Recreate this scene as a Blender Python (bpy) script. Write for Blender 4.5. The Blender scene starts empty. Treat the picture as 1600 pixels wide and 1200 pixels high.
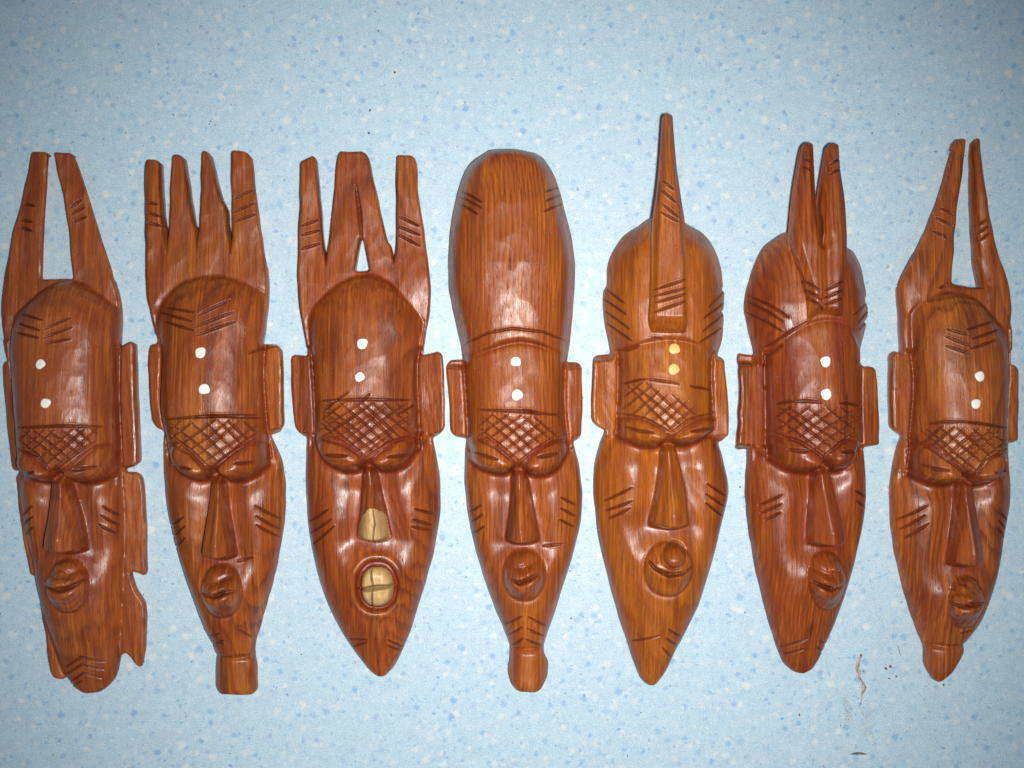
import bpy, math, random
import numpy as np

# ------------------------------------------------------------------ camera, world, light, exposure
scene = bpy.context.scene
S = 0.0003            # one drawing unit = 0.3 mm; the camera hangs 1700 units (0.51 m) above the floor
D = 1700.0
FLASH = (0.026, -0.012, 0.505)
cam_d = bpy.data.cameras.new('camera')
cam = bpy.data.objects.new('camera', cam_d)
scene.collection.objects.link(cam)
scene.camera = cam
cam.location = (0, 0, D * S)
cam_d.sensor_fit = 'HORIZONTAL'
cam_d.sensor_width = 36.0
cam_d.lens = 36.0 * D / 1600.0
cam_d.clip_start = 0.01
cam_d.clip_end = 50.0

world = bpy.data.worlds.new('World')
scene.world = world
world.use_nodes = True
bg = world.node_tree.nodes['Background']
bg.inputs[0].default_value = (0.54, 0.76, 1.0, 1)
bg.inputs[1].default_value = 0.11

fl_d = bpy.data.lights.new('camera_flash', 'SPOT')
fl_d.shadow_soft_size = 0.012
fl_d.spot_size = math.radians(84)
fl_d.spot_blend = 1.0
fl_d.energy = 13.9
fl_d.color = (1.0, 0.975, 0.94)
fl = bpy.data.objects.new('camera_flash', fl_d)
scene.collection.objects.link(fl)
fl.location = FLASH
fl.rotation_euler = (math.radians(-2.5), math.radians(3.0), 0)

scene.view_settings.view_transform = 'Standard'
scene.view_settings.look = 'None'
scene.view_settings.exposure = 0.0
scene.view_settings.gamma = 1.0
scene.render.engine = 'CYCLES'

rng = np.random.default_rng(7)
random.seed(7)

# ------------------------------------------------------------------ node helpers
class NT:
    def __init__(self, name):
        self.m = bpy.data.materials.new(name)
        self.m.use_nodes = True
        self.t = self.m.node_tree
        self.b = self.t.nodes['Principled BSDF']
    def n(self, kind, **kw):
        nd = self.t.nodes.new(kind)
        for k, v in kw.items():
            setattr(nd, k, v)
        return nd
    def put(self, sock, v):
        if hasattr(v, 'is_linked') or isinstance(v, bpy.types.NodeSocket):
            self.t.links.new(v, sock)
        elif v is not None:
            sock.default_value = v
    def math(self, op, a, b=None, c=None, clamp=False):
        nd = self.n('ShaderNodeMath', operation=op, use_clamp=clamp)
        self.put(nd.inputs[0], a)
        if b is not None: self.put(nd.inputs[1], b)
        if c is not None: self.put(nd.inputs[2], c)
        return nd.outputs[0]
    def mapr(self, v, a, b, c=0.0, d=1.0, smooth=False):
        nd = self.n('ShaderNodeMapRange', clamp=True)
        if smooth: nd.interpolation_type = 'SMOOTHSTEP'
        for i, x in enumerate((v, a, b, c, d)): self.put(nd.inputs[i], x)
        return nd.outputs[0]
    def mapping(self, vec, loc=(0,0,0), rot=(0,0,0), scale=(1,1,1)):
        nd = self.n('ShaderNodeMapping')
        self.put(nd.inputs[0], vec)
        nd.inputs[1].default_value = loc; nd.inputs[2].default_value = rot; nd.inputs[3].default_value = scale
        return nd.outputs[0]
    def noise(self, vec, scale=1.0, detail=2.0, rough=0.5, dist=0.0, color=False):
        nd = self.n('ShaderNodeTexNoise')
        self.put(nd.inputs['Vector'], vec)
        nd.inputs['Scale'].default_value = scale; nd.inputs['Detail'].default_value = detail
        nd.inputs['Roughness'].default_value = rough; nd.inputs['Distortion'].default_value = dist
        return nd.outputs['Color' if color else 'Fac']
    def mix(self, f, a, b, mode='MIX'):
        nd = self.n('ShaderNodeMix', data_type='RGBA', blend_type=mode)
        self.put(nd.inputs[0], f); self.put(nd.inputs[6], a); self.put(nd.inputs[7], b)
        return nd.outputs[2]
    def vmath(self, op, a, b=None):
        nd = self.n('ShaderNodeVectorMath', operation=op)
        self.put(nd.inputs[0], a)
        if b is not None: self.put(nd.inputs[1], b)
        return nd.outputs[0]

def wood(name, light, mid, dark, seed, ringf=3.4, cx=0.0, cz=-3.0, tilt=0.05, contrast=0.75, red=0.5, zs=0.5, tone=1.0):
    light = tuple(q * k_ for q, k_ in zip(light[:3], (.92*tone, .69*tone**1.15, .32*tone))) + (1,)
    mid = tuple(q * k_ for q, k_ in zip(mid[:3], (.82*tone, .57*tone**1.15, .27*tone))) + (1,)
    dark = tuple(q * k_ for q, k_ in zip(dark[:3], (.85, .6, .5))) + (1,)
    N = NT(name)
    tc = N.n('ShaderNodeTexCoord').outputs['Object']
    c = N.mapping(tc, loc=(seed * 3.1, seed * 7.7, seed * 1.3), scale=(100, 100, 100))   # centimetres
    base = N.mapping(tc, scale=(100, 100, 100))
    # slow warp of the trunk
    wv = N.noise(N.mapping(c, scale=(0.32, 0.13, 0.5)), 1.0, 2.0, 0.5, 0.0, True)
    wv = N.vmath('MULTIPLY', N.vmath('SUBTRACT', wv, (0.5, 0.5, 0.5)), (1.1, 0.5, 0.8))
    wp = N.vmath('ADD', base, wv)
    sep = N.n('ShaderNodeSeparateXYZ'); N.put(sep.inputs[0], wp)
    x = N.math('ADD', N.math('ADD', sep.outputs[0], -cx), N.math('MULTIPLY', sep.outputs[1], tilt * 0.6))
    z = N.math('ADD', N.math('ADD', N.math('MULTIPLY', sep.outputs[2], zs), -cz), N.math('MULTIPLY', sep.outputs[1], tilt))
    r = N.math('SQRT', N.math('ADD', N.math('MULTIPLY', x, x), N.math('MULTIPLY', z, z)))
    jit = N.noise(N.mapping(c, scale=(1.3, 0.10, 1.3)), 1.0, 3.0, 0.6)
    rr = N.math('ADD', N.math('MULTIPLY', r, ringf), N.math('MULTIPLY', jit, 1.6))
    fr = N.math('FRACT', rr)
    ring = N.mapr(fr, 0.35, 0.84, 0.0, 1.0)
    ring = N.math('MULTIPLY', ring, N.mapr(fr, 0.86, 1.0, 1.0, 0.0))
    ringw = N.math('MULTIPLY', ring, N.mapr(N.noise(N.mapping(c, scale=(0.5, 0.12, 0.6)), 1.0, 2.0), 0.35, 0.65, 0.45, 1.0))
    fib = N.noise(N.mapping(c, scale=(16, 0.5, 2)), 1.0, 4.0, 0.65)
    fib2 = N.noise(N.mapping(c, scale=(42, 1.4, 4)), 1.0, 3.0, 0.6)
    pore = N.noise(N.mapping(c, scale=(50, 3.0, 6)), 1.0, 1.0, 0.5)
    pore = N.mapr(pore, 0.66, 0.74, 0.0, 1.0)
    big = N.noise(N.mapping(c, scale=(0.55, 0.16, 0.7)), 1.0, 3.0, 0.55)
    v = N.math('ADD', N.math('MULTIPLY', N.mapr(big, 0.3, 0.7), 0.55), N.math('MULTIPLY', N.mapr(fib, 0.3, 0.7), 0.45))
    col = N.mix(N.mapr(v, 0.12, 0.88), mid, light)
    tan = N.mapr(N.noise(N.mapping(c, loc=(7, 3, 1), scale=(0.45, 0.14, 0.5)), 1.0, 3.0, 0.55), 0.52, 0.68)
    col = N.mix(N.math('MULTIPLY', tan, 0.45), col, (0.50*tone, 0.165*tone, 0.030, 1))
    col = N.mix(N.math('MULTIPLY', ringw, contrast * 0.85, clamp=True), col, dark)
    band = N.mapr(N.noise(N.mapping(c, loc=(2, 8, 4), scale=(1.1, 0.07, 0.5)), 1.0, 3.0, 0.6), 0.53, 0.66)
    col = N.mix(N.math('MULTIPLY', band, 0.55), col, dark)
    col = N.mix(N.math('MULTIPLY', N.mapr(fib2, 0.45, 0.70), 0.5), col, dark)
    fib3 = N.noise(N.mapping(c, loc=(3, 1, 2), scale=(10, 0.2, 1.2)), 1.0, 4.0, 0.7)
    col = N.mix(N.math('MULTIPLY', N.mapr(fib3, 0.50, 0.66), 0.42), col, dark)
    bright = tuple(min(1, q * k_) for q, k_ in zip(light[:3], (1.25, 1.55, 1.5))) + (1,)
    col = N.mix(N.math('MULTIPLY', N.mapr(fib3, 0.46, 0.34), 0.5), col, bright)
    col = N.mix(N.math('MULTIPLY', pore, 0.6), col, (0.055, 0.014, 0.007, 1))
    # red polish in broad uneven patches
    rp = N.noise(N.mapping(c, scale=(0.8, 0.35, 0.9)), 1.0, 3.0, 0.6)
    col = N.mix(N.math('MULTIPLY', N.mapr(rp, 0.42, 0.68), red), col, (0.24, 0.036, 0.014, 1), 'MIX')
    # odd black heartwood streak
    st = N.noise(N.mapping(c, loc=(5, 2, 9), scale=(2.2, 0.25, 1.0)), 1.0, 2.0, 0.5)
    col = N.mix(N.math('MULTIPLY', N.mapr(st, 0.70, 0.78), 0.7), col, (0.05, 0.015, 0.008, 1))
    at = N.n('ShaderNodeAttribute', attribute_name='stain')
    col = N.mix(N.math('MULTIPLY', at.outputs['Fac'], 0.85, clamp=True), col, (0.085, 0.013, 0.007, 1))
    ap = N.n('ShaderNodeAttribute', attribute_name='polish')
    col = N.mix(N.math('MULTIPLY', ap.outputs['Fac'], N.mapr(fib, 0.3, 0.7, 0.45, 0.8)), col, (0.20, 0.022, 0.010, 1))
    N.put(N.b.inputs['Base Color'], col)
    rough = N.math('ADD', 0.25, N.math('MULTIPLY', N.mapr(N.noise(N.mapping(c, scale=(2.2, 0.7, 2.2)), 1.0, 4.0, 0.65), 0.3, 0.7), 0.20))
    rough = N.math('ADD', rough, N.math('MULTIPLY', pore, 0.25))
    N.put(N.b.inputs['Roughness'], rough)
    N.b.inputs['Specular IOR Level'].default_value = 0.5
    N.b.inputs['Coat Weight'].default_value = 0.04
    N.b.inputs['Coat Roughness'].default_value = 0.25
    h = N.math('ADD', N.math('MULTIPLY', fib, 0.6), N.math('MULTIPLY', fib2, 0.5))
    h = N.math('SUBTRACT', h, N.math('MULTIPLY', pore, 0.8))
    h = N.math('ADD', h, N.math('MULTIPLY', N.noise(N.mapping(c, scale=(1.6, 0.8, 1.6)), 1.0, 3.0, 0.55), 0.7))
    bp = N.n('ShaderNodeBump'); bp.inputs['Strength'].default_value = 0.7; bp.inputs['Distance'].default_value = 0.0002
    N.put(bp.inputs['Height'], h); N.put(N.b.inputs['Normal'], bp.outputs[0])
    return N.m

def simple_noise_mat(name, a, b, scale, rough, stretch=(1,1,1), bump=0.0001):
    N = NT(name)
    tc = N.n('ShaderNodeTexCoord').outputs['Object']
    c = N.mapping(tc, scale=tuple(100 * s for s in stretch))
    f = N.noise(c, scale, 4.0, 0.6)
    N.put(N.b.inputs['Base Color'], N.mix(N.mapr(f, 0.35, 0.65), a, b))
    N.b.inputs['Roughness'].default_value = rough
    bp = N.n('ShaderNodeBump'); bp.inputs['Strength'].default_value = 0.5; bp.inputs['Distance'].default_value = bump
    N.put(bp.inputs['Height'], f); N.put(N.b.inputs['Normal'], bp.outputs[0])
    return N.m

def floor_mat():
    N = NT('speckled_vinyl')
    tc = N.n('ShaderNodeTexCoord').outputs['Object']
    c = N.mapping(tc, scale=(100, 100, 100))
    fine = N.noise(c, 15.0, 4.0, 0.8)
    fine2 = N.noise(c, 24.0, 2.0, 0.6)
    cloud = N.noise(c, 1.6, 4.0, 0.6)
    col = N.mix(N.mapr(cloud, 0.35, 0.65), (0.415, 0.595, 0.705, 1), (0.495, 0.66, 0.755, 1))
    col = N.mix(N.math('MULTIPLY', N.mapr(fine, 0.50, 0.60), 0.62), col, (0.74, 0.80, 0.81, 1))
    col = N.mix(N.math('MULTIPLY', N.mapr(fine, 0.48, 0.37), 0.62), col, (0.33, 0.49, 0.62, 1))
    col = N.mix(N.math('MULTIPLY', N.mapr(fine2, 0.56, 0.66), 0.55), col, (0.24, 0.36, 0.48, 1))
    mott = N.noise(c, 4.2, 4.0, 0.65)
    col = N.mix(N.math('MULTIPLY', N.mapr(mott, 0.55, 0.68), 0.45), col, (0.66, 0.75, 0.79, 1))
    col = N.mix(N.math('MULTIPLY', N.mapr(mott, 0.45, 0.33), 0.45), col, (0.34, 0.53, 0.69, 1))
    wob = N.vmath('MULTIPLY', N.vmath('SUBTRACT', N.noise(c, 4.5, 3.0, 0.6, 0.0, True), (0.5, 0.5, 0.5)), (0.32, 0.32, 0.0))
    cw = N.vmath('ADD', c, wob)
    def chips(scale, loc, keep, lo, hi, color, strength):
        nonlocal col
        vo = N.n('ShaderNodeTexVoronoi', voronoi_dimensions='2D', distance='MINKOWSKI')
        N.put(vo.inputs['Vector'], N.mapping(cw, loc=loc, rot=(0, 0, loc[0])))
        vo.inputs['Scale'].default_value = scale
        if 'Exponent' in vo.inputs: vo.inputs['Exponent'].default_value = 1.4
        sp = N.n('ShaderNodeSeparateColor'); N.put(sp.inputs[0], vo.outputs['Color'])
        size = N.mapr(sp.outputs[1], 0.0, 1.0, lo, hi)
        edge = N.mapr(N.math('SUBTRACT', size, vo.outputs['Distance']), -0.08, 0.12, 0, 1, True)
        k = N.math('LESS_THAN', sp.outputs[0], N.mapr(N.noise(c, 0.33 + 0.1*loc[0], 2.0), 0.35, 0.65, keep * 0.4, keep * 1.6))
        s = N.math('MULTIPLY', N.math('MULTIPLY', edge, k), N.mapr(sp.outputs[2], 0, 1, strength * 0.2, strength * 0.85))
        col = N.mix(s, col, color)
    chips(1.25, (0.4, 3.1, 0), 0.60, 0.11, 0.26, (0.77, 0.77, 0.72, 1), 0.75)
    chips(1.7, (1.7, 9.1, 0), 0.35, 0.08, 0.23, (0.80, 0.78, 0.72, 1), 0.6)
    chips(1.35, (2.9, 5.5, 0), 0.60, 0.11, 0.25, (0.17, 0.37, 0.62, 1), 0.75)
    chips(2.1, (4.3, 1.5, 0), 0.40, 0.09, 0.23, (0.20, 0.42, 0.66, 1), 0.7)
    chips(2.6, (5.3, 8.5, 0), 0.10, 0.08, 0.20, (0.09, 0.24, 0.52, 1), 0.8)
    # small black grit trodden into the vinyl
    vo = N.n('ShaderNodeTexVoronoi', voronoi_dimensions='2D')
    N.put(vo.inputs['Vector'], cw); vo.inputs['Scale'].default_value = 1.5
    sp = N.n('ShaderNodeSeparateColor'); N.put(sp.inputs[0], vo.outputs['Color'])
    g = N.math('MULTIPLY', N.math('LESS_THAN', vo.outputs['Distance'], N.mapr(sp.outputs[1], 0, 1, 0.01, 0.045)), N.math('LESS_THAN', sp.outputs[0], 0.22))
    col = N.mix(N.math('MULTIPLY', g, 0.7), col, (0.07, 0.09, 0.13, 1))
    # brown dried smear by the chin of the sixth mask
    def smear(x, y, rx, ry, rot, amt):
        nonlocal col
        q = N.vmath('SUBTRACT', cw, ((x - 800) * 0.03, (600 - y) * 0.03, 0))
        q = N.mapping(q, rot=(0, 0, rot))
        q = N.vmath('MULTIPLY', q, (1 / (rx * 0.03), 1 / (ry * 0.03), 0))
        ln = N.n('ShaderNodeVectorMath', operation='LENGTH'); N.put(ln.inputs[0], q)
        e = N.mapr(ln.outputs['Value'], 1.0, 0.5, 0, 1, True)
        e = N.math('MULTIPLY', e, N.mapr(N.noise(c, 6.0, 5.0, 0.7), 0.44, 0.56))
        col = N.mix(N.math('MULTIPLY', e, amt * 0.8), col, (0.30, 0.20, 0.14, 1))
    smear(1325, 1110, 9, 30, -0.15, 0.4)
    smear(1355, 1130, 14, 34, 0.35, 0.25)
    N.put(N.b.inputs['Base Color'], col)
    N.b.inputs['Roughness'].default_value = 0.42
    N.b.inputs['Specular IOR Level'].default_value = 0.35
    bp = N.n('ShaderNodeBump'); bp.inputs['Strength'].default_value = 0.5; bp.inputs['Distance'].default_value = 0.00012
    N.put(bp.inputs['Height'], N.noise(c, 26.0, 3.0, 0.7)); N.put(N.b.inputs['Normal'], bp.outputs[0])
    return N.m

# ------------------------------------------------------------------ floor
fm = bpy.data.meshes.new('floor')
fm.from_pydata([(-0.9, -0.8, 0), (0.9, -0.8, 0), (0.9, 0.8, 0), (-0.9, 0.8, 0)], [], [(0, 1, 2, 3)])
floor = bpy.data.objects.new('floor', fm)
scene.collection.objects.link(floor)
fm.materials.append(floor_mat())
floor['kind'] = 'structure'
floor['label'] = 'pale blue vinyl floor speckled with white and blue chips'

# ------------------------------------------------------------------ drawing maths (units of 0.3 mm, y downward until the mesh is written)
def un(p, z):
    p = np.asarray(p, float).reshape(-1, 2)
    z = np.broadcast_to(np.asarray(z, float), (len(p),))[:, None]
    return (p - (800, 600)) * (D - z) / D

def smooth_poly(pts, closed=True, sharp=38, step=5.0, cut=2.5):
    P = np.asarray(pts, float); n = len(P)
    nx = np.roll(P, -1, 0); pv = np.roll(P, 1, 0)
    a = P - pv; b = nx - P
    ang = np.degrees(np.abs(np.arctan2(a[:,0]*b[:,1]-a[:,1]*b[:,0], (a*b).sum(1))))
    la = np.hypot(*a.T); lb = np.hypot(*b.T)
    T = (nx - pv) / np.maximum(la + lb, 1e-6)[:, None]
    out = []
    sh = ang > sharp
    for i in range(n):
        j = (i + 1) % n
        L = lb[i]
        d = (P[j] - P[i]) / max(L, 1e-6)
        t0 = d if sh[i] else T[i]; t1 = d if sh[j] else T[j]
        p0 = P[i] + d * min(cut, L * 0.3) if sh[i] else P[i]
        p1 = P[j] - d * min(cut, L * 0.3) if sh[j] else P[j]
        k = max(2, int(L / step) + 1)
        s = np.linspace(0, 1, k)
        if not sh[j]: s = s[:-1]
        h00 = 2*s**3-3*s**2+1; h10 = s**3-2*s**2+s; h01 = -2*s**3+3*s**2; h11 = s**3-s**2
        LL = np.hypot(*(p1 - p0))
        out.append(h00[:,None]*p0 + h10[:,None]*LL*t0 + h01[:,None]*p1 + h11[:,None]*LL*t1)
    return np.vstack(out)

def sdf(X, Y, polys):
    """signed distance, positive inside; several loops combine even-odd"""
    d2 = np.full(X.shape, 1e12); ins = np.zeros(X.shape, bool)
    for P in polys:
        Q = np.roll(P, -1, 0)
        for (x0, y0), (x1, y1) in zip(P, Q):
            dx, dy = x1 - x0, y1 - y0
            l2 = dx*dx + dy*dy
            if l2 < 1e-9: continue
            t = ((X - x0) * dx + (Y - y0) * dy) / l2
            np.clip(t, 0, 1, out=t)
            e = (X - x0 - t*dx)**2 + (Y - y0 - t*dy)**2
            np.minimum(d2, e, out=d2)
            if (y0 > Y.min() - 1) or True:
                if abs(dy) > 1e-9:
                    c = ((y0 > Y) != (y1 > Y)) & (X < dx * (Y - y0) / dy + x0)
                    ins ^= c
    d = np.sqrt(d2)
    return np.where(ins, d, -d)

def blur(H, s):
    r = int(3 * s + 1); k = np.exp(-0.5 * (np.arange(-r, r + 1) / s)**2); k /= k.sum()
    P = np.pad(H, r, mode='edge')
    A = sum(k[i] * P[i:i + H.shape[0], :] for i in range(2*r+1))
    return sum(k[i] * A[:, i:i + H.shape[1]] for i in range(2*r+1))

def sstep(x, a, b):
    t = np.clip((x - a) / (b - a), 0, 1)
    return t*t*(3-2*t)

def cyl(t, p=2.3, q=0.55):
    return np.clip(1 - np.abs(t)**p, 0, 1)**q

def rnd(s):
    return np.sqrt(np.clip(1 - (1 - np.clip(s, 0, 1))**2, 0, 1))

def fcurve(pts, axis):
    """smooth single valued curve; returns f(v) for the given axis as argument"""
    P = np.asarray(pts, float); P = P[np.argsort(P[:, axis])]
    t = P[:, axis]; v = P[:, 1 - axis]
    m = np.gradient(v, t)
    def f(q):
        q = np.clip(q, t[0], t[-1])
        i = np.clip(np.searchsorted(t, q) - 1, 0, len(t) - 2)
        h = t[i+1] - t[i]; s = (q - t[i]) / h
        return (2*s**3-3*s**2+1)*v[i] + (s**3-2*s**2+s)*h*m[i] + (-2*s**3+3*s**2)*v[i+1] + (s**3-s**2)*h*m[i+1]
    return f

def wobble(X, Y, seed, wl, n=7):
    r = np.random.default_rng(seed); o = 0
    for i in range(n):
        a = r.uniform(0, 2*math.pi); k = 2*math.pi / (wl * r.uniform(0.7, 1.6))
        o = o + np.sin(k*(math.cos(a)*X + 0.6*math.sin(a)*Y) + r.uniform(0, 6.3))
    return o / n**0.5

class Field:
    """a carved relief sampled on a regular grid"""
    def __init__(self, polys, step, pad=6):
        A = np.vstack(polys)
        x0, y0 = A.min(0) - pad; x1, y1 = A.max(0) + pad
        self.xs = np.arange(x0, x1 + step, step); self.ys = np.arange(y0, y1 + step, step)
        self.X, self.Y = np.meshgrid(self.xs, self.ys)
        self.step = step
        self.d = sdf(self.X, self.Y, polys)
        self.H = np.zeros_like(self.X)
        self.lab = np.zeros(self.X.shape, int)
        self.names = []
        self.stain = np.zeros_like(self.X); self.polish = np.zeros_like(self.X); self.pale = np.zeros_like(self.X)
    def at(self, p, H=None):
        H = self.H if H is None else H
        fx = np.clip((p[:,0] - self.xs[0]) / self.step, 0, len(self.xs) - 1.001)
        fy = np.clip((p[:,1] - self.ys[0]) / self.step, 0, len(self.ys) - 1.001)
        i = fx.astype(int); j = fy.astype(int); u = fx - i; v = fy - j
        return (H[j,i]*(1-u)*(1-v) + H[j,i+1]*u*(1-v) + H[j+1,i]*(1-u)*v + H[j+1,i+1]*u*v)
    def land(self, pts, H=None):
        """where the sight line through each photographed point meets the relief"""
        pts = np.asarray(pts, float).reshape(-1, 2)
        z = np.full(len(pts), 60.0)
        for _ in range(12):
            z = 0.5 * z + 0.5 * self.at(un(pts, z), H)
        return un(pts, z)
    def box(self, x0, y0, x1, y1):
        i0 = max(0, int((x0 - self.xs[0]) / self.step)); i1 = min(len(self.xs), int((x1 - self.xs[0]) / self.step) + 2)
        j0 = max(0, int((y0 - self.ys[0]) / self.step)); j1 = min(len(self.ys), int((y1 - self.ys[0]) / self.step) + 2)
        return slice(j0, j1), slice(i0, i1)
    def groove(self, pts, depth=4.0, hw=2.3, stain=1.0, taper=True, landed=False, H=None):
        P = pts if landed else self.land(pts, H)
        P = np.asarray(P, float)
        m = hw * 2.2 + 3
        s = self.box(P[:,0].min() - m, P[:,1].min() - m, P[:,0].max() + m, P[:,1].max() + m)
        X, Y = self.X[s], self.Y[s]
        if X.size == 0: return
        seg = np.hypot(*np.diff(P, axis=0).T); cum = np.concatenate([[0], np.cumsum(seg)]); tot = max(cum[-1], 1e-6)
        best = np.full(X.shape, 1e9); par = np.zeros(X.shape)
        for k in range(len(P) - 1):
            dx, dy = P[k+1] - P[k]; l2 = max(dx*dx + dy*dy, 1e-9)
            t = np.clip(((X - P[k,0])*dx + (Y - P[k,1])*dy) / l2, 0, 1)
            e = np.hypot(X - P[k,0] - t*dx, Y - P[k,1] - t*dy)
            w = e < best
            best = np.where(w, e, best); par = np.where(w, (cum[k] + t*seg[k]) / tot, par)
        wd = hw * (0.45 + 0.55 * np.sin(np.pi * np.clip(par, 0, 1))**0.6) if taper else hw
        dp = depth * (0.35 + 0.65 * np.sin(np.pi * np.clip(par, 0, 1))**0.5) if taper else depth
        g = np.clip(1 - best / wd, 0, 1)
        self.H[s] -= dp * g
        # tiny raised burr beside the knife cut
        self.H[s] += 0.35 * np.exp(-((best - wd * 1.35) / 1.2)**2)
        self.stain[s] = np.maximum(self.stain[s], stain * np.clip(1.15 - best / (wd * 1.15), 0, 1))
    def label(self, mask, name):
        self.names.append(name)
        self.lab[mask] = len(self.names) - 1

def add_mesh(name, verts, faces3, faces4, normals, mats, parent, attrs=None, loc=None):
    me = bpy.data.meshes.new(name)
    nv = len(verts); n3 = len(faces3); n4 = len(faces4)
    me.vertices.add(nv); me.vertices.foreach_set('co', np.ascontiguousarray(verts, np.float32).ravel())
    loops = np.concatenate([np.asarray(faces4, np.int32).ravel(), np.asarray(faces3, np.int32).ravel()])
    starts = np.concatenate([np.arange(n4) * 4, n4 * 4 + np.arange(n3) * 3]).astype(np.int32)
    me.loops.add(len(loops)); me.loops.foreach_set('vertex_index', loops.astype(np.int32))
    me.polygons.add(n3 + n4); me.polygons.foreach_set('loop_start', starts)
    me.polygons.foreach_set('use_smooth', np.ones(n3 + n4, bool))
    me.update(calc_edges=True)
    for k, a in (attrs or {}).items():
        at = me.attributes.new(k, 'FLOAT', 'POINT'); at.data.foreach_set('value', np.ascontiguousarray(a, np.float32))
    if normals is not None:
        me.normals_split_custom_set_from_vertices(np.ascontiguousarray(normals, np.float32).tolist())
    for m in mats: me.materials.append(m)
    o = bpy.data.objects.new(name, me)
    scene.collection.objects.link(o)
    if parent is not None: o.parent = parent
    return o

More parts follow.
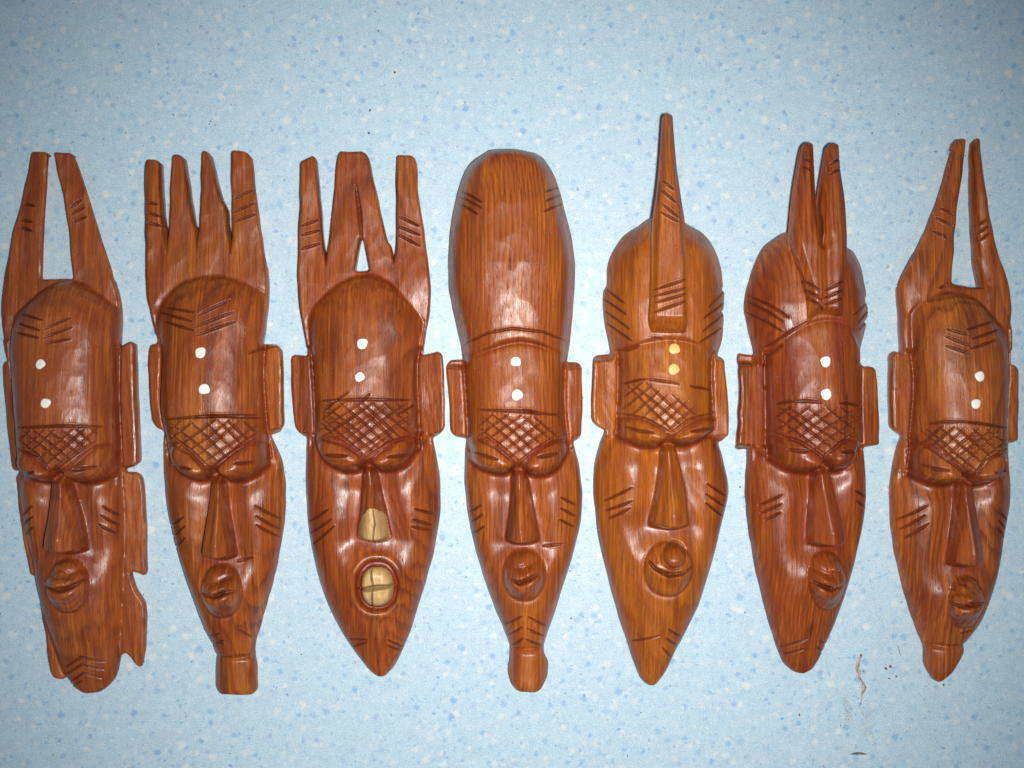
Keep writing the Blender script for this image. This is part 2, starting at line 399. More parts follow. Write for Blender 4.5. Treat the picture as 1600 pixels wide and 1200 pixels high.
def build(F, mats, parent, origin, inset=3.0, bottom=None, inset_fn=None):
    """cut the relief out along its outline and hand each labelled patch to a mesh of its own"""
    X, Y, H, d, st = F.X, F.Y, F.H, F.d, F.step
    gy, gx = np.gradient(H, st)
    nrm = np.stack([-gx, -gy, np.ones_like(H)], -1); nrm /= np.linalg.norm(nrm, axis=-1, keepdims=True)
    dy_, dx_ = np.gradient(d, st)
    ny, nx = X.shape
    idx = np.arange(ny * nx).reshape(ny, nx)
    ins = d > 0
    # verts: grid + edge crossings
    V = [np.stack([X.ravel(), Y.ravel(), H.ravel()], 1)]
    NR = [nrm.reshape(-1, 3)]; GR = [np.stack([dx_.ravel(), dy_.ravel()], 1)]
    AT = [np.stack([F.stain.ravel(), F.polish.ravel(), F.pale.ravel()], 1)]
    cur = ny * nx
    def cross(a, b):
        nonlocal cur
        fa, fb = d.ravel()[a], d.ravel()[b]
        t = (fa / (fa - fb))[:, None]
        for L in (V, NR, GR, AT):
            g = L[0]; L.append(g[a] * (1 - t) + g[b] * t)
        ids = np.arange(cur, cur + len(a)); cur += len(a)
        return ids
    hx = np.full((ny, nx), -1); m = ins[:, :-1] != ins[:, 1:]; jj, ii = np.nonzero(m)
    hx[jj, ii] = cross(idx[jj, ii], idx[jj, ii + 1])
    vx = np.full((ny, nx), -1); m = ins[:-1, :] != ins[1:, :]; jj, ii = np.nonzero(m)
    vx[jj, ii] = cross(idx[jj, ii], idx[jj + 1, ii])
    V = np.vstack(V); NR = np.vstack(NR); GR = np.vstack(GR); AT = np.vstack(AT)
    c0 = ins[:-1, :-1]; c1 = ins[:-1, 1:]; c2 = ins[1:, 1:]; c3 = ins[1:, :-1]
    cnt = c0.astype(int) + c1 + c2 + c3
    full = cnt == 4
    labc = F.lab[:-1, :-1]
    per = {k: ([], [], []) for k in range(len(F.names))}     # quads, tris, boundary edges
    jj, ii = np.nonzero(full)
    q = np.stack([idx[jj, ii], idx[jj+1, ii], idx[jj+1, ii+1], idx[jj, ii+1]], 1)
    lq = labc[jj, ii]
    for k in per:
        per[k][0].append(q[lq == k])
    jj, ii = np.nonzero((cnt > 0) & (cnt < 4))
    for j, i in zip(jj.tolist(), ii.tolist()):
        corners = [(idx[j,i], ins[j,i]), (idx[j+1,i], ins[j+1,i]), (idx[j+1,i+1], ins[j+1,i+1]), (idx[j,i+1], ins[j,i+1])]
        edges = [vx[j,i], hx[j+1,i], vx[j,i+1], hx[j,i]]
        poly = []; cr = []
        for k in range(4):
            if corners[k][1]: poly.append(corners[k][0])
            if edges[k] >= 0:
                poly.append(edges[k]); cr.append(len(poly) - 1)
        k = labc[j, i]
        for a in range(1, len(poly) - 1):
            per[k][1].append((poly[0], poly[a], poly[a+1]))
        n = len(poly)
        for a in cr:
            b = (a + 1) % n
            if b in cr and edges.count(poly[a]) and edges.count(poly[b]):
                if len(cr) == 2 or True:
                    per[k][2].append((poly[a], poly[b]))
    ox, oy = origin
    objs = {}
    for k, name in enumerate(F.names):
        Q = np.vstack(per[k][0]) if per[k][0] else np.zeros((0, 4), int)
        T = np.array(per[k][1], int).reshape(-1, 3); E = np.array(per[k][2], int).reshape(-1, 2)
        if len(Q) + len(T) == 0: continue
        used = np.unique(np.concatenate([Q.ravel(), T.ravel()]))
        mp = np.full(cur, -1); mp[used] = np.arange(len(used))
        vv = V[used]; nn = NR[used]; aa = AT[used]
        q4 = mp[Q]; t3 = mp[T]
        if len(E):
            eu, inv = np.unique(E.ravel(), return_inverse=True)
            inv = inv.reshape(-1, 2)
            g = GR[eu]; g = g / np.maximum(np.linalg.norm(g, axis=1, keepdims=True), 1e-6)
            top = V[eu].copy(); bot = top.copy(); mid = top.copy()
            if bottom is None:
                ist = inset if inset_fn is None else inset_fn(top, g)[:, None]
                zb = np.zeros(len(eu))
                bot[:, :2] += g * ist; bot[:, 2] = zb
                mid[:, :2] += -g * 0.8; mid[:, 2] = top[:, 2] * 0.72
            else:
                zb = bottom(top[:, 0], top[:, 1])
                bot[:, :2] += g * inset; bot[:, 2] = zb
                mid[:, :2] += -g * 0.5; mid[:, 2] = 0.5 * (top[:, 2] + zb)
            on = np.stack([-g[:, 0], -g[:, 1], np.full(len(g), 0.25)], 1)
            on2 = np.stack([-g[:, 0], -g[:, 1], np.full(len(g), -0.2)], 1)
            b0 = len(vv); m_ = len(eu)
            vv = np.vstack([vv, top, mid, bot]); nn = np.vstack([nn, on, on, on2])
            aa = np.vstack([aa, AT[eu], AT[eu], AT[eu]])
            a_, b_ = inv[:, 0], inv[:, 1]
            w = np.vstack([np.stack([b0+b_, b0+a_, b0+m_+a_, b0+m_+b_], 1), np.stack([b0+m_+b_, b0+m_+a_, b0+2*m_+a_, b0+2*m_+b_], 1)])
            q4 = np.vstack([q4, w])
        if bottom is not None:
            b0 = len(vv)
            bb = V[used].copy(); g = GR[used]
            bb[:, 2] = bottom(bb[:, 0], bb[:, 1])
            vv = np.vstack([vv, bb]); nn = np.vstack([nn, np.tile((0, 0, -1.0), (len(bb), 1))]); aa = np.vstack([aa, AT[used]])
            q4 = np.vstack([q4, mp[Q][:, ::-1] + b0]); t3 = np.vstack([t3, mp[T][:, ::-1] + b0])
        co = np.stack([(vv[:, 0] - ox) * S, -(vv[:, 1] - oy) * S, vv[:, 2] * S], 1)
        nn = np.stack([nn[:, 0], -nn[:, 1], nn[:, 2]], 1); nn /= np.linalg.norm(nn, axis=1, keepdims=True)
        mat = mats.get(name, mats['*'])
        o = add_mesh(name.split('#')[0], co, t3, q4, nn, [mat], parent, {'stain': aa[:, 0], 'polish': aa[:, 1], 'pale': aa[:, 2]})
        objs[name] = o
    return objs

# ------------------------------------------------------------------ materials
cream = simple_noise_mat('cream_inlay', (0.80, 0.77, 0.68, 1), (0.86, 0.85, 0.80, 1), 6, 0.45)
amber = simple_noise_mat('amber_inlay', (0.80, 0.48, 0.16, 1), (0.85, 0.56, 0.22, 1), 6, 0.45)
pale_wood = None

def pale_mat():
    N = NT('pale_sapwood')
    tc = N.n('ShaderNodeTexCoord').outputs['Object']
    c = N.mapping(tc, scale=(100, 100, 100))
    f = N.noise(N.mapping(c, scale=(9, 0.9, 9)), 1.0, 4.0, 0.65)
    col = N.mix(N.mapr(f, 0.3, 0.7), (0.46, 0.25, 0.085, 1), (0.68, 0.45, 0.20, 1))
    p = N.mapr(N.noise(N.mapping(c, scale=(30, 9, 30)), 1.0, 2.0), 0.62, 0.70)
    col = N.mix(N.math('MULTIPLY', p, 0.5), col, (0.16, 0.08, 0.03, 1))
    at = N.n('ShaderNodeAttribute', attribute_name='stain')
    col = N.mix(N.math('MULTIPLY', at.outputs['Fac'], 0.9, clamp=True), col, (0.045, 0.02, 0.012, 1))
    N.put(N.b.inputs['Base Color'], col)
    N.b.inputs['Roughness'].default_value = 0.45
    bp = N.n('ShaderNodeBump'); bp.inputs['Strength'].default_value = 0.5; bp.inputs['Distance'].default_value = 0.0002
    N.put(bp.inputs['Height'], f); N.put(N.b.inputs['Normal'], bp.outputs[0])
    return N.m
pale_wood = pale_mat()

STEP = 1.15

def inlay(F, pts, r, mat, root, origin, seed):
    for k, p in enumerate(pts):
        rr = r[k] if isinstance(r, (list, tuple)) else r
        c = F.land([p])[0]
        R = np.random.default_rng(seed * 10 + k)
        n = 24; ph = R.uniform(0, 6.3)
        th = np.linspace(0, 2*math.pi, n, endpoint=False)
        rad = rr * (1 + 0.05*np.cos(3*th + ph) + 0.035*np.cos(4*th + 2*ph) + 0.05*np.cos(2*th + 1.3*ph))
        V = []; rings = [(1.0, -3.0), (1.0, 0.5), (0.86, 1.0), (0.45, 1.25)]
        for s, dz in rings:
            q = np.stack([c[0] + rad*s*np.cos(th), c[1] + rad*s*np.sin(th)], 1)
            hz = F.at(q)
            V.append(np.column_stack([q, hz + dz]))
        V.append(np.array([[c[0], c[1], F.at(c[None])[0] + 1.3]]))
        V = np.vstack(V)
        q4 = []; t3 = []
        for a in range(len(rings) - 1):
            for i in range(n):
                j = (i + 1) % n
                q4.append((a*n + j, a*n + i, (a+1)*n + i, (a+1)*n + j))
        top = (len(rings) - 1) * n
        for i in range(n): t3.append((top + (i+1) % n, top + i, len(V) - 1))
        co = np.stack([(V[:,0] - origin[0])*S, -(V[:,1] - origin[1])*S, V[:,2]*S], 1)
        add_mesh('inlay_dot', co, np.array(t3), np.array(q4), None, [mat], root)

def carve_mask(M):
    """M holds measured points of one mask; every height is in drawing units"""
    seed = M['seed']
    horn_y = M.get('horn_y', -1)          # photographed y above which the outline belongs to horns
    slab = M.get('slab', 40.0)
    loops = []
    for L in [M['outline']] + M.get('holes', []):
        P = smooth_poly(L, sharp=M.get('sharp', 30))
        T = np.roll(P, -1, 0) - np.roll(P, 1, 0)
        area = 0.5 * np.sum(P[:,0]*np.roll(P[:,1], -1) - P[:,1]*np.roll(P[:,0], -1))
        nn = np.stack([T[:,1], -T[:,0]], 1) * (1 if area > 0 else -1)
        nn /= np.maximum(np.hypot(*nn.T), 1e-6)[:, None]
        rad = (P - (800, 600)); rad /= np.maximum(np.hypot(*rad.T), 1e-6)[:, None]
        sd = sstep((nn * rad).sum(1), -0.4, 0.4)
        wH = sstep(horn_y + 45 - P[:,1], 0, 90)
        z = wH * M.get('zmap', slab * 0.8 - 2) + (1 - wH) * (11 + 13 * sd)
        ds = np.hypot(*(np.roll(P, -1, 0) - P).T); cs = np.concatenate([[0], np.cumsum(ds)[:-1]]); tot = ds.sum()
        zz = np.zeros_like(z)
        for i in range(len(P)):
            q = np.abs(cs - cs[i]); q = np.minimum(q, tot - q); w_ = np.exp(-0.5 * (q / 9.0)**2) * (ds + np.roll(ds, 1)); zz[i] = (w_ * z).sum() / w_.sum()
        z = zz
        loops.append(un(P, z))
    # hand-cut irregularity of the edge
    for P in loops:
        P += 0.45 * np.stack([wobble(P[:,0], P[:,1], seed + 50, 26), wobble(P[:,0], P[:,1], seed + 51, 26)], 1)
    F = Field(loops, STEP)
    X, Y = F.X, F.Y
    lo = un(M['outline'], 20).mean(0)
    # column edges
    fL = fcurve(un(M['faceL'], 18), 1); fR = fcurve(un(M['faceR'], 18), 1)
    hL = fcurve(un(M['headL'], 34), 1); hR = fcurve(un(M['headR'], 34), 1)
    arch = fcurve(un(M['arch'], 60), 0); brow = fcurve(un(M['brow'], 88), 0)
    nb = lambda ys, hs: (lambda Y: np.interp(Y, (np.array(ys, float) - 600), np.array(hs, float)))
    tip = M['tip'] - 600; browy = M['browy'] - 600
    hk = [(browy - 60, 70), (browy + 40, 71), (browy + 140, 70), (browy + 0.62*(tip - browy), 61), (tip - 70, 45), (tip - 25, 34), (tip, 24)]
    _h = fcurve([(a_, b_) for a_, b_ in hk], 0)
    Hf = lambda Y: _h(Y)
    rim = 17.0
    a, b = fL(Y), fR(Y); tf = (X - 0.5*(a+b)) / np.maximum(0.5*(b-a), 1)
    face = np.where((np.abs(tf) < 1.3) & (Y > browy - 70), rim + (Hf(Y) - rim) * cyl(tf, 2.2, 0.62), 0)
    # slab: horns, ears
    H = np.full(X.shape, 0.0)
    H[:] = M.get('ear_h', 33.0)
    H += 2.0 * wobble(X, Y, seed + 3, 90)
    ya = arch(X)
    a_, b_ = hL(Y), hR(Y)
    eL, eR = np.clip(a_ - X, 0, 45), np.clip(X - b_, 0, 45)
    mx = 0.5 * (a_ + b_).mean()
    H += (eL * (0.24 if mx > 50 else -0.26) + eR * (0.24 if mx < -50 else -0.26)) * (Y > M['ear_top'] - 612)
    hornmask = Y < ya + 4
    hy0 = un([[0, M['top']]], 30)[0, 1]
    if M.get('hornslab', True):
        hz = np.interp(Y, [hy0, ya.min() , ya.min() + 60], [slab * 0.80, slab, slab])
        H = np.where(Y < M.get('ear_top', 545) - 600 - 12, hz + 1.5 * wobble(X, Y, seed + 4, 70), H)
    # crown dome (masks without plate horns)
    if 'crownL' in M:
        cL = fcurve(un(M['crownL'], 30), 1); cR = fcurve(un(M['crownR'], 30), 1)
        a, b = cL(Y), cR(Y); tcn = (X - 0.5*(a+b)) / np.maximum(0.5*(b-a), 1)
        ch = nb(*M['crownH'])(Y)
        cro = 20 + (ch - 20) * cyl(tcn, 2.4, 0.55)
        cro = 20 + (cro - 20) * rnd(F.d / M.get('crown_round', 40))
        crowny = M['crowny'] - 600
        H = np.where(Y < crowny + 14, np.maximum(20, cro), H)
        H = np.where(Y >= crowny + 14, np.where(np.abs(tcn) < 9, H, H), H)
    # forehead + eye mass
    a, b = hL(Y), hR(Y); th = (X - 0.5*(a+b)) / np.maximum(0.5*(b-a), 1)
    t0_ = un([[0, M['arch_top']]], 60)[0, 1]; fh = M.get('foreH', [66, 84, 96])
    f0_ = fcurve([(t0_, fh[0]), (t0_ + 0.3*(browy - t0_), fh[1]), (t0_ + 0.68*(browy - t0_), fh[2]), (browy, fh[2] - 1)], 0)
    F0 = f0_(Y)
    base = M.get('fore_base', 26.0)
    fore = base + (F0 - base) * cyl(th, 2.5, 0.55)
    A = rnd((Y - ya) / M.get('arch_round', 60))
    low = np.minimum(H, M.get('arch_low', 36))
    fore_up = low + (fore - low) * A
    yb = brow(X)
    under = 1 - sstep(Y, yb - 13, yb + 1)
    under = 0.35*under + 0.65*rnd((yb + 1 - Y) / 22)
    fm_ = (Y > ya) & (np.abs(th) <= 1.02)
    # cheeks are hollowed beside the nose
    nose = M['nose']
    nl = fcurve(un(nose['L'], 66), 1); nr = fcurve(un(nose['R'], 66), 1); rg = fcurve(un(nose['ridge'], 96), 1)
    ny0 = un([[0, nose['R'][0][1]]], 80)[0, 1]; ny1 = un([[0, nose['bottom']]], 92)[0, 1]
    outd = np.maximum(nl(Y) - X, X - nr(Y))
    hol = np.exp(-(np.maximum(outd, 0) / 24.0)**2) * sstep(Y, ny0 - 30, ny0 + 10) * (1 - sstep(Y, ny1 - 5, ny1 + 50))
    face = face - M.get('hollow', 17) * hol * (face > 0)
    # a shallow shelf just below each eye
    face = face - 8 * np.exp(-((Y - yb - 4) / 20)**2) * (np.abs(tf) < 0.92)
    both = np.maximum(H * (Y < browy - 5), 0)
    H2 = np.where(np.abs(tf) < 1.0, np.where(Y > browy - 60, face, H), H)
    # ears continue beside the face
    earbot = M['sides'][0][1] - 608
    H = np.where(Y > earbot, np.where(np.abs(tf) < 1.0, np.maximum(face, rim), 24.0 if len(M['sides']) > 1 else rim), H)
    face = np.maximum(face, np.where(Y > earbot - 80, rim, 0))
    fmass = np.where(fm_, fore_up, 0)
    step_face = np.where(Y > browy - 60, face, base * 0.7)
    fmass = np.where(fm_, step_face + np.maximum(fmass - step_face, 0) * np.clip(under, 0, 1), 0)
    inF = fm_ & (Y < yb + 2)
    soft = sstep(1.02 - np.abs(th), 0, 0.05)
    side_slab = sstep(np.abs(th), 0.80, 0.97) * (Y < M['ear_top'] - 612) * (Y > ya)
    fmass = np.where(M.get('hornslab', True), np.maximum(fmass, side_slab * (H - 3)), fmass)
    Hslab = H.copy()
    H = np.where(inF, np.where(soft >= 1, fmass, np.maximum(fmass * soft + (1-soft) * np.where(side_slab > 0, Hslab - 3, 22), 0)), H)
    Hbase = H.copy()
    F.H = blur(H, 1.6)
    Hb = F.H.copy()
    # eye lobes, set back a little behind the lattice panel and swollen
    eyes = []
    Vp = F.land([M['V'][0], M['V'][1], M['V'][2]], Hb)
    for e in M['eyes']:
        P = smooth_poly(F.land(e['poly'], Hb), sharp=70, step=4)
        s = F.box(P[:,0].min() - 14, P[:,1].min() - 14, P[:,0].max() + 14, P[:,1].max() + 14)
        de = np.full(X.shape, -99.0); de[s] = sdf(X[s], Y[s], [P])
        F.H -= 9.0 * sstep(de, -1.5, 3.0)
        F.H += 18.0 * rnd(np.clip(de, 0, 99) / 24) * (de > 0)
        # crease along the upper edge of the lobe
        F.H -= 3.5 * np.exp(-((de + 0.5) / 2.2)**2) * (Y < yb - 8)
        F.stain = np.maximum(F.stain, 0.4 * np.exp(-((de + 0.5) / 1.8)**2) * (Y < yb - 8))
        F.polish = np.maximum(F.polish, 0.8 * np.exp(-((de + 0.5) / 3.5)**2) * (np.abs(de) < 12))
        eyes.append(de)
    # nose
    a, b, c = nl(Y), nr(Y), rg(Y)
    hn = np.interp(Y, [ny0 - 5, ny0 + 25, ny1 - 26, ny1 - 10, ny1], [nose.get('h0', 82), nose.get('h0', 82) + 3, nose.get('h1', 97), nose.get('h1', 97) - 1, nose.get('h1', 97) - 8])
    t = np.where(X < c, (c - X) / np.maximum(c - a, 1), (X - c) / np.maximum(b - c, 1))
    fb = F.H
    tq = np.clip(np.abs(t), 0, 1)
    endf = 1 - sstep(Y, ny1 - 8 - 8*tq**2, ny1 + 1 - 7*tq**2)
    tn = np.sqrt(np.clip(t, 0, 1)**2 + 0.012)
    sh = (1.04 - 0.46 * tn) * (1 - sstep(tn, 0.80, 1.0)) if 'p' not in nose else np.clip(1 - np.clip(t, 0, 1)**nose['p'], 0, 1)**nose['q']
    low_n = 44
    nz = low_n + (hn - low_n) * sh
    inn = (t < 1) & (Y > ny0 - 14) & (Y < ny1 + 6)
    nose_top = np.where(inn, fb + np.maximum(nz - fb, 0) * endf * sstep(Y, ny0 - 16, ny0 + 4), fb)
    F.H = np.maximum(F.H, nose_top)
    nosemask = inn & (nose_top > fb + 0.5) & (Y > yb - 3)
    F.polish = np.maximum(F.polish, 0.5 * np.exp(-(outd / 5.0)**2) * sstep(Y, ny0, ny0 + 15) * (1 - sstep(Y, ny1, ny1 + 6)))
    F.polish = np.maximum(F.polish, 0.8 * np.exp(-((Y - ny1 - 4) / 5.0)**2) * (outd < 4))
    F.stain = np.maximum(F.stain, 0.45 * np.exp(-((Y - ny1 - 1 + 7*np.clip(t, 0, 1)**2) / 2.6)**2) * (outd < 1))  # shade under the nose tip, drawn as a dark line in the colour
    F.polish = np.maximum(F.polish, 0.6 * np.exp(-((Y - yb - 3) / 5.0)**2) * (np.abs(tf) < 0.85))
    F.stain = np.maximum(F.stain, 0.8 * np.exp(-((Y - yb + 1.5) / 4.2)**2) * sstep(0.92 - np.abs(tf), 0, 0.12) * (np.abs(X - c) > 6))  # dark crescents along the lower edges of the eye lobes
    # mouth
    mo = M['mouth']
    C = F.land([mo['c']])[0]; ca, sa = math.cos(mo.get('rot', 0)), math.sin(mo.get('rot', 0))
    u = ((X - C[0]) * ca + (Y - C[1]) * sa) / mo['rx']; v = (-(X - C[0]) * sa + (Y - C[1]) * ca) / mo['ry']
    rr = (np.abs(u)**2.3 + np.abs(v)**2.1)**0.5
    fa = F.H.copy()
    ring = np.exp(-((rr - 1.04) / 0.10)**2)
    F.H -= (0 if mo.get('teeth') else 1.5) * ring * sstep(v, -0.9, -0.2)
    dome = rnd(np.clip((1.03 - rr) / 0.75, 0, 1)) * (1.0 + 0.12 * np.cos(v * 5.0) - 0.16 * v)
    loc_f = blur(fa, 4)
    if mo.get('teeth'):
        F.H = fa - 11 * sstep(1.10 - rr, 0, 0.20)
        F.H += 2.0 * np.exp(-((rr - 1.22) / 0.12)**2)
        tt = (((X - C[0]) / (mo['rx'] * 0.74))**2.4 * (np.sign(X - C[0])**0) if False else np.abs((X - C[0]) / (mo['rx'] * 0.74))**2.4 + np.abs((Y - C[1] - 1) / (mo['ry'] * 0.79))**2.4)
        tm = tt < 1
        F.H = np.where(tm, F.H + 21 * rnd(np.clip((1 - tt) / 0.95, 0, 1)), F.H)
        F.polish = np.maximum(F.polish, (rr < 1.0) * (tt > 1) * 0.6)
        F.stain = np.maximum(F.stain, 0.6 * (rr < 1.0) * sstep(tt, 0.92, 1.15))  # ring of recess around the teeth coloured dark
    else:
        F.H = np.where(rr < 1.03, loc_f - 4 + mo.get('h', 23) * dome, F.H)
        F.polish = np.maximum(F.polish, 0.35 * np.exp(-((rr - 1.05) / 0.08)**2))
    mouthmask = rr < 1.08
    if 'ball' in mo:
        bc = F.land([mo['ball'][:2]])[0]; br = mo['ball'][2]
        q = np.hypot(X - bc[0], (Y - bc[1]) * 1.05) / br
        if mo.get('plain'):
            F.H += mo['ball'][3] * rnd(np.clip(1.02 - q, 0, 1)) - 5 * np.exp(-((q - 1.08) / 0.14)**2)
            F.stain = np.maximum(F.stain, 0.35 * np.exp(-((q - 1.08) / 0.14)**2))
        else:
            F.H += mo['ball'][3] * np.exp(-(q**2) * 1.4) - 2.2 * np.exp(-((q - 1.15) / 0.18)**2)
    if not mo.get('teeth'):
        lp = F.land(mo['line']); mc = lp[:, 0].mean(); mw = 0.5 * (lp[:, 0].max() - lp[:, 0].min())
        ly = fcurve(lp, 0)(X); gx = np.clip(1 - ((X - mc) / (mw * 1.05))**2, 0, 1)
        if not mo.get('plain'): F.H += gx * (8.0 * np.exp(-((Y - ly + 9) / 6.5)**2) + 8.0 * np.exp(-((Y - ly - 12) / 9.0)**2)) * (rr < 1)
        F.H -= gx * 5 * np.exp(-((Y - ly) / 4.0)**2) * (rr < 1)
        if not mo.get('plain'): F.H -= 5 * np.exp(-((Y - ly + 20) / 5)**2) * (rr < 1)
    F.H = blur(F.H, 0.85)
    # knob at the chin
    if 'knob' in M:
        kn = M['knob']
        ky = un([[0, kn['y']]], 30)[0, 1]
        pk = un([[kn['x'], kn['y']]], 30)[0, 0]
        w = kn['w']
        tk = (X - pk) / w
        kz = 17 + kn['h'] * cyl(np.clip(np.abs(tk), 0, 1), 2.2, 0.6) * (0.75 + 0.25*rnd(F.d / 14))
        F.H = np.where(Y > ky, kz, F.H)
        F.H -= 4 * np.exp(-((Y - ky) / 3.5)**2)
        F.H = blur(F.H, 0.7)
    # worn edges all round
    F.H -= 2.2 * (1 - np.clip(F.d / 2.8, 0, 1))**2
    if M['seed'] in (7,): F.H -= 8.0 * (1 - rnd(F.d / 15)) * sstep(ya - Y, -4, 10)
    # sharp valley between column and ears
    sidev = (np.abs(np.abs(th) - 1.0) < 0.2) & (Y > M['ear_top'] - 600 - 8) & (Y < yb - 10)
    dside = np.minimum(np.abs(X - hL(Y)), np.abs(X - hR(Y)))
    F.H -= np.where(sidev, 3.5 * np.exp(-(dside / 2.6)**2), 0)
    F.polish = np.maximum(F.polish, np.where(sidev, 0.5*np.exp(-(dside / 4.0)**2), 0))
    archd = np.abs(Y - ya)
    am = (np.abs(th) < 0.98) * np.exp(-(archd / 4.0)**2)
    F.polish = np.maximum(F.polish, 0.6 * am)
    # uneven hand finish and knife facets
    F.H += 0.55 * wobble(X, Y, seed + 9, 60) + 0.16 * wobble(X, Y, seed + 10, 20, 9) - 0.55 * np.abs(wobble(X, Y, seed + 11, 52, 4)) - 0.3 * np.abs(wobble(X, Y, seed + 12, 30, 4))
    Hc = F.H.copy()
    # incised lines
    for g in M['cuts']:
        F.groove(g, 5.0, 2.4, 0.9, H=Hc)
    for g in M.get('lines', []):
        F.groove(g, 3.2, 2.4, 0.85, H=Hc)
    for g in M.get('creases', []):
        F.groove(g, 6.0, 4.0, 0.65, H=Hc)
    # lattice
    R = np.random.default_rng(seed + 77)
    Aq, Bq, Cq = [np.array(p, float) for p in M['V']]
    Tl = np.array(M['latline'][0][0], float); Tr = np.array(M['latline'][-1][1], float)
    mA, mB = 0.5*(Aq + Cq) + (0, -6), 0.5*(Bq + Cq) + (0, -6)
    poly = [Tl + (3, 2), Tr + (-3, 2), Bq, mB, Cq, mA, Aq]
    def inpoly(p):
        c_ = False
        for (x0, y0), (x1, y1) in zip(poly, poly[1:] + poly[:1]):
            if (y0 > p[1]) != (y1 > p[1]) and p[0] < (x1 - x0) * (p[1] - y0) / (y1 - y0) + x0: c_ = not c_
        return c_
    for base_d, other in ((np.array([1.0, R.uniform(0.72, 0.9)]), 1), (np.array([-1.0, R.uniform(0.72, 0.9)]), -1)):
        dirn = base_d / np.hypot(*base_d); nor = np.array([-dirn[1], dirn[0]])
        if nor[1] > 0: nor = -nor
        off = M.get('latgap', 14.3) * 0.35
        while off < 130:
            o_ = Cq + nor * (off + R.uniform(-1.4, 1.4)); a_ = R.uniform(-0.05, 0.05)
            dd = np.array([dirn[0]*math.cos(a_) - dirn[1]*math.sin(a_), dirn[0]*math.sin(a_) + dirn[1]*math.cos(a_)])
            tt_ = [t_ for t_ in np.arange(-140, 60, 1.0) if inpoly(o_ + dd*t_)]
            if len(tt_) > 14:
                p, q = o_ + dd*(tt_[0] + R.uniform(-2, 5)), o_ + dd*(tt_[-1] + R.uniform(-3, 3))
                F.groove([p, 0.5*(p+q) + R.uniform(-1.0, 1.0, 2), q], R.uniform(3.0, 4.6), R.uniform(1.8, 2.5), R.uniform(0.6, 0.9), H=Hc)
            off += M.get('latgap', 14.3) * R.uniform(0.88, 1.12)
    for t0, t1 in M.get('latline', []):
        F.groove([t0, ((t0[0]+t1[0])/2, (t0[1]+t1[1])/2 - 1.5), t1], 4.6, 2.7, 1.0, H=Hc)
    for e in M['eyes']:
        p, q = e['slit']
        F.groove([p, ((p[0]+q[0])/2, (p[1]+q[1])/2 + e.get('sag', 1)), q], 6.0, 3.6, 0.9, H=Hc)
    F.groove(mo['line'], 11 if not mo.get('teeth') else 12, 3.8 if not mo.get('teeth') else 5.0, 0.7, H=Hc)
    if mo.get('teeth'):
        F.groove([(581, 889), (580, 903), (583, 917)], 4, 1.8, 1.0, H=Hc); F.groove([(582, 921), (581, 935), (583, 950)], 4, 1.8, 1.0, H=Hc)
        F.groove([(583, 796), (586, 818), (588, 848)], 3, 1.6, 1.0, H=Hc)
    for A_ in (M['V'][0], M['V'][1]):
        a_, c_ = np.array(A_, float), np.array(M['V'][2], float)
        F.groove([a_, 0.5*a_ + 0.5*c_ + (0, -6), c_], 4.0, 2.8, 0.6, H=Hc)

    # ---- parts
    F.names = []
    F.label(np.ones(X.shape, bool), 'face')
    midx = un([[M['midx'], 0]], 40)[0, 0]
    if M.get('hornslab', True):
        up = (Y < ya) | ((Y < M['ear_top'] - 606) & (np.abs(th) > 1.0))
        F.label(up, 'crest' if 'horn_split' in M else 'horn')
        if 'horn_split' in M:
            sp = M['horn_split']       # list of (x_left, x_right, y_bottom)
            for k, (x0, x1, yb_) in enumerate(sp):
                q = un([[x0, yb_], [x1, yb_]], 38)
                F.label(up & (X >= q[0,0]) & (X < q[1,0]) & (Y < q[0,1]), 'horn#%d' % k)
        else:
            F.label(up & (X > midx), 'horn#1')
    if 'crownL' in M:
        F.label((Y < M['crowny'] - 600) | (Y < ya), 'crown')
    F.label(fm_ & (Y < yb + 1) & (Y > ya), 'forehead')
    for k, (y0, y1, nm) in enumerate(M['sides']):
        sm = (Y > y0 - 606) & (Y < y1 - 600) & (np.where(Y < browy - 8, np.abs(th), np.abs(tf)) >= 1.0)
        F.label(sm & (X < midx), nm + '#l%d' % k); F.label(sm & (X >= midx), nm + '#r%d' % k)
    for k, de in enumerate(eyes): F.label(de > 0, 'eye#%d' % k)
    F.label(nosemask, 'nose')
    F.label(mouthmask, 'mouth')
    if mo.get('teeth'):
        gy_ = F.land([(587, 918)])[0, 1]; gx_ = F.land([(582, 918)])[0, 0]
        F.label(tm & (Y < gy_) & (X < gx_), 'tooth#0'); F.label(tm & (Y < gy_) & (X >= gx_), 'tooth#1')
        F.label(tm & (Y >= gy_) & (X < gx_), 'tooth#2'); F.label(tm & (Y >= gy_) & (X >= gx_), 'tooth#3')
        ap = F.land([(581, 793)])[0]
        F.label(nosemask & (t < 0.93) & (t < 0.92) & (Y > ap[1] + 1.6*(np.sqrt((X - ap[0])**2 + 100) - 10) + 0.9*wobble(X, Y, 5, 12)), 'nose_tip')
    if 'knob' in M: F.label(Y > ky, 'chin_knob')

    root = bpy.data.objects.new('carved_mask', None)
    scene.collection.objects.link(root)
    o = un([[M['midx'], 0.5*(M['top'] + M['tip'])]], 0)[0]
    root.location = (o[0]*S, -o[1]*S, 0)
    root.empty_display_size = 0.02
    root['label'] = M['label']; root['category'] = 'mask'; root['group'] = 'carved wooden masks laid in a row'
    mats = {'*': M['mat']}
    for nm in F.names:
        if nm.startswith('tooth') or nm == 'nose_tip': mats[nm] = pale_wood
    ux0, ux1 = M.get('under', (0, 0))
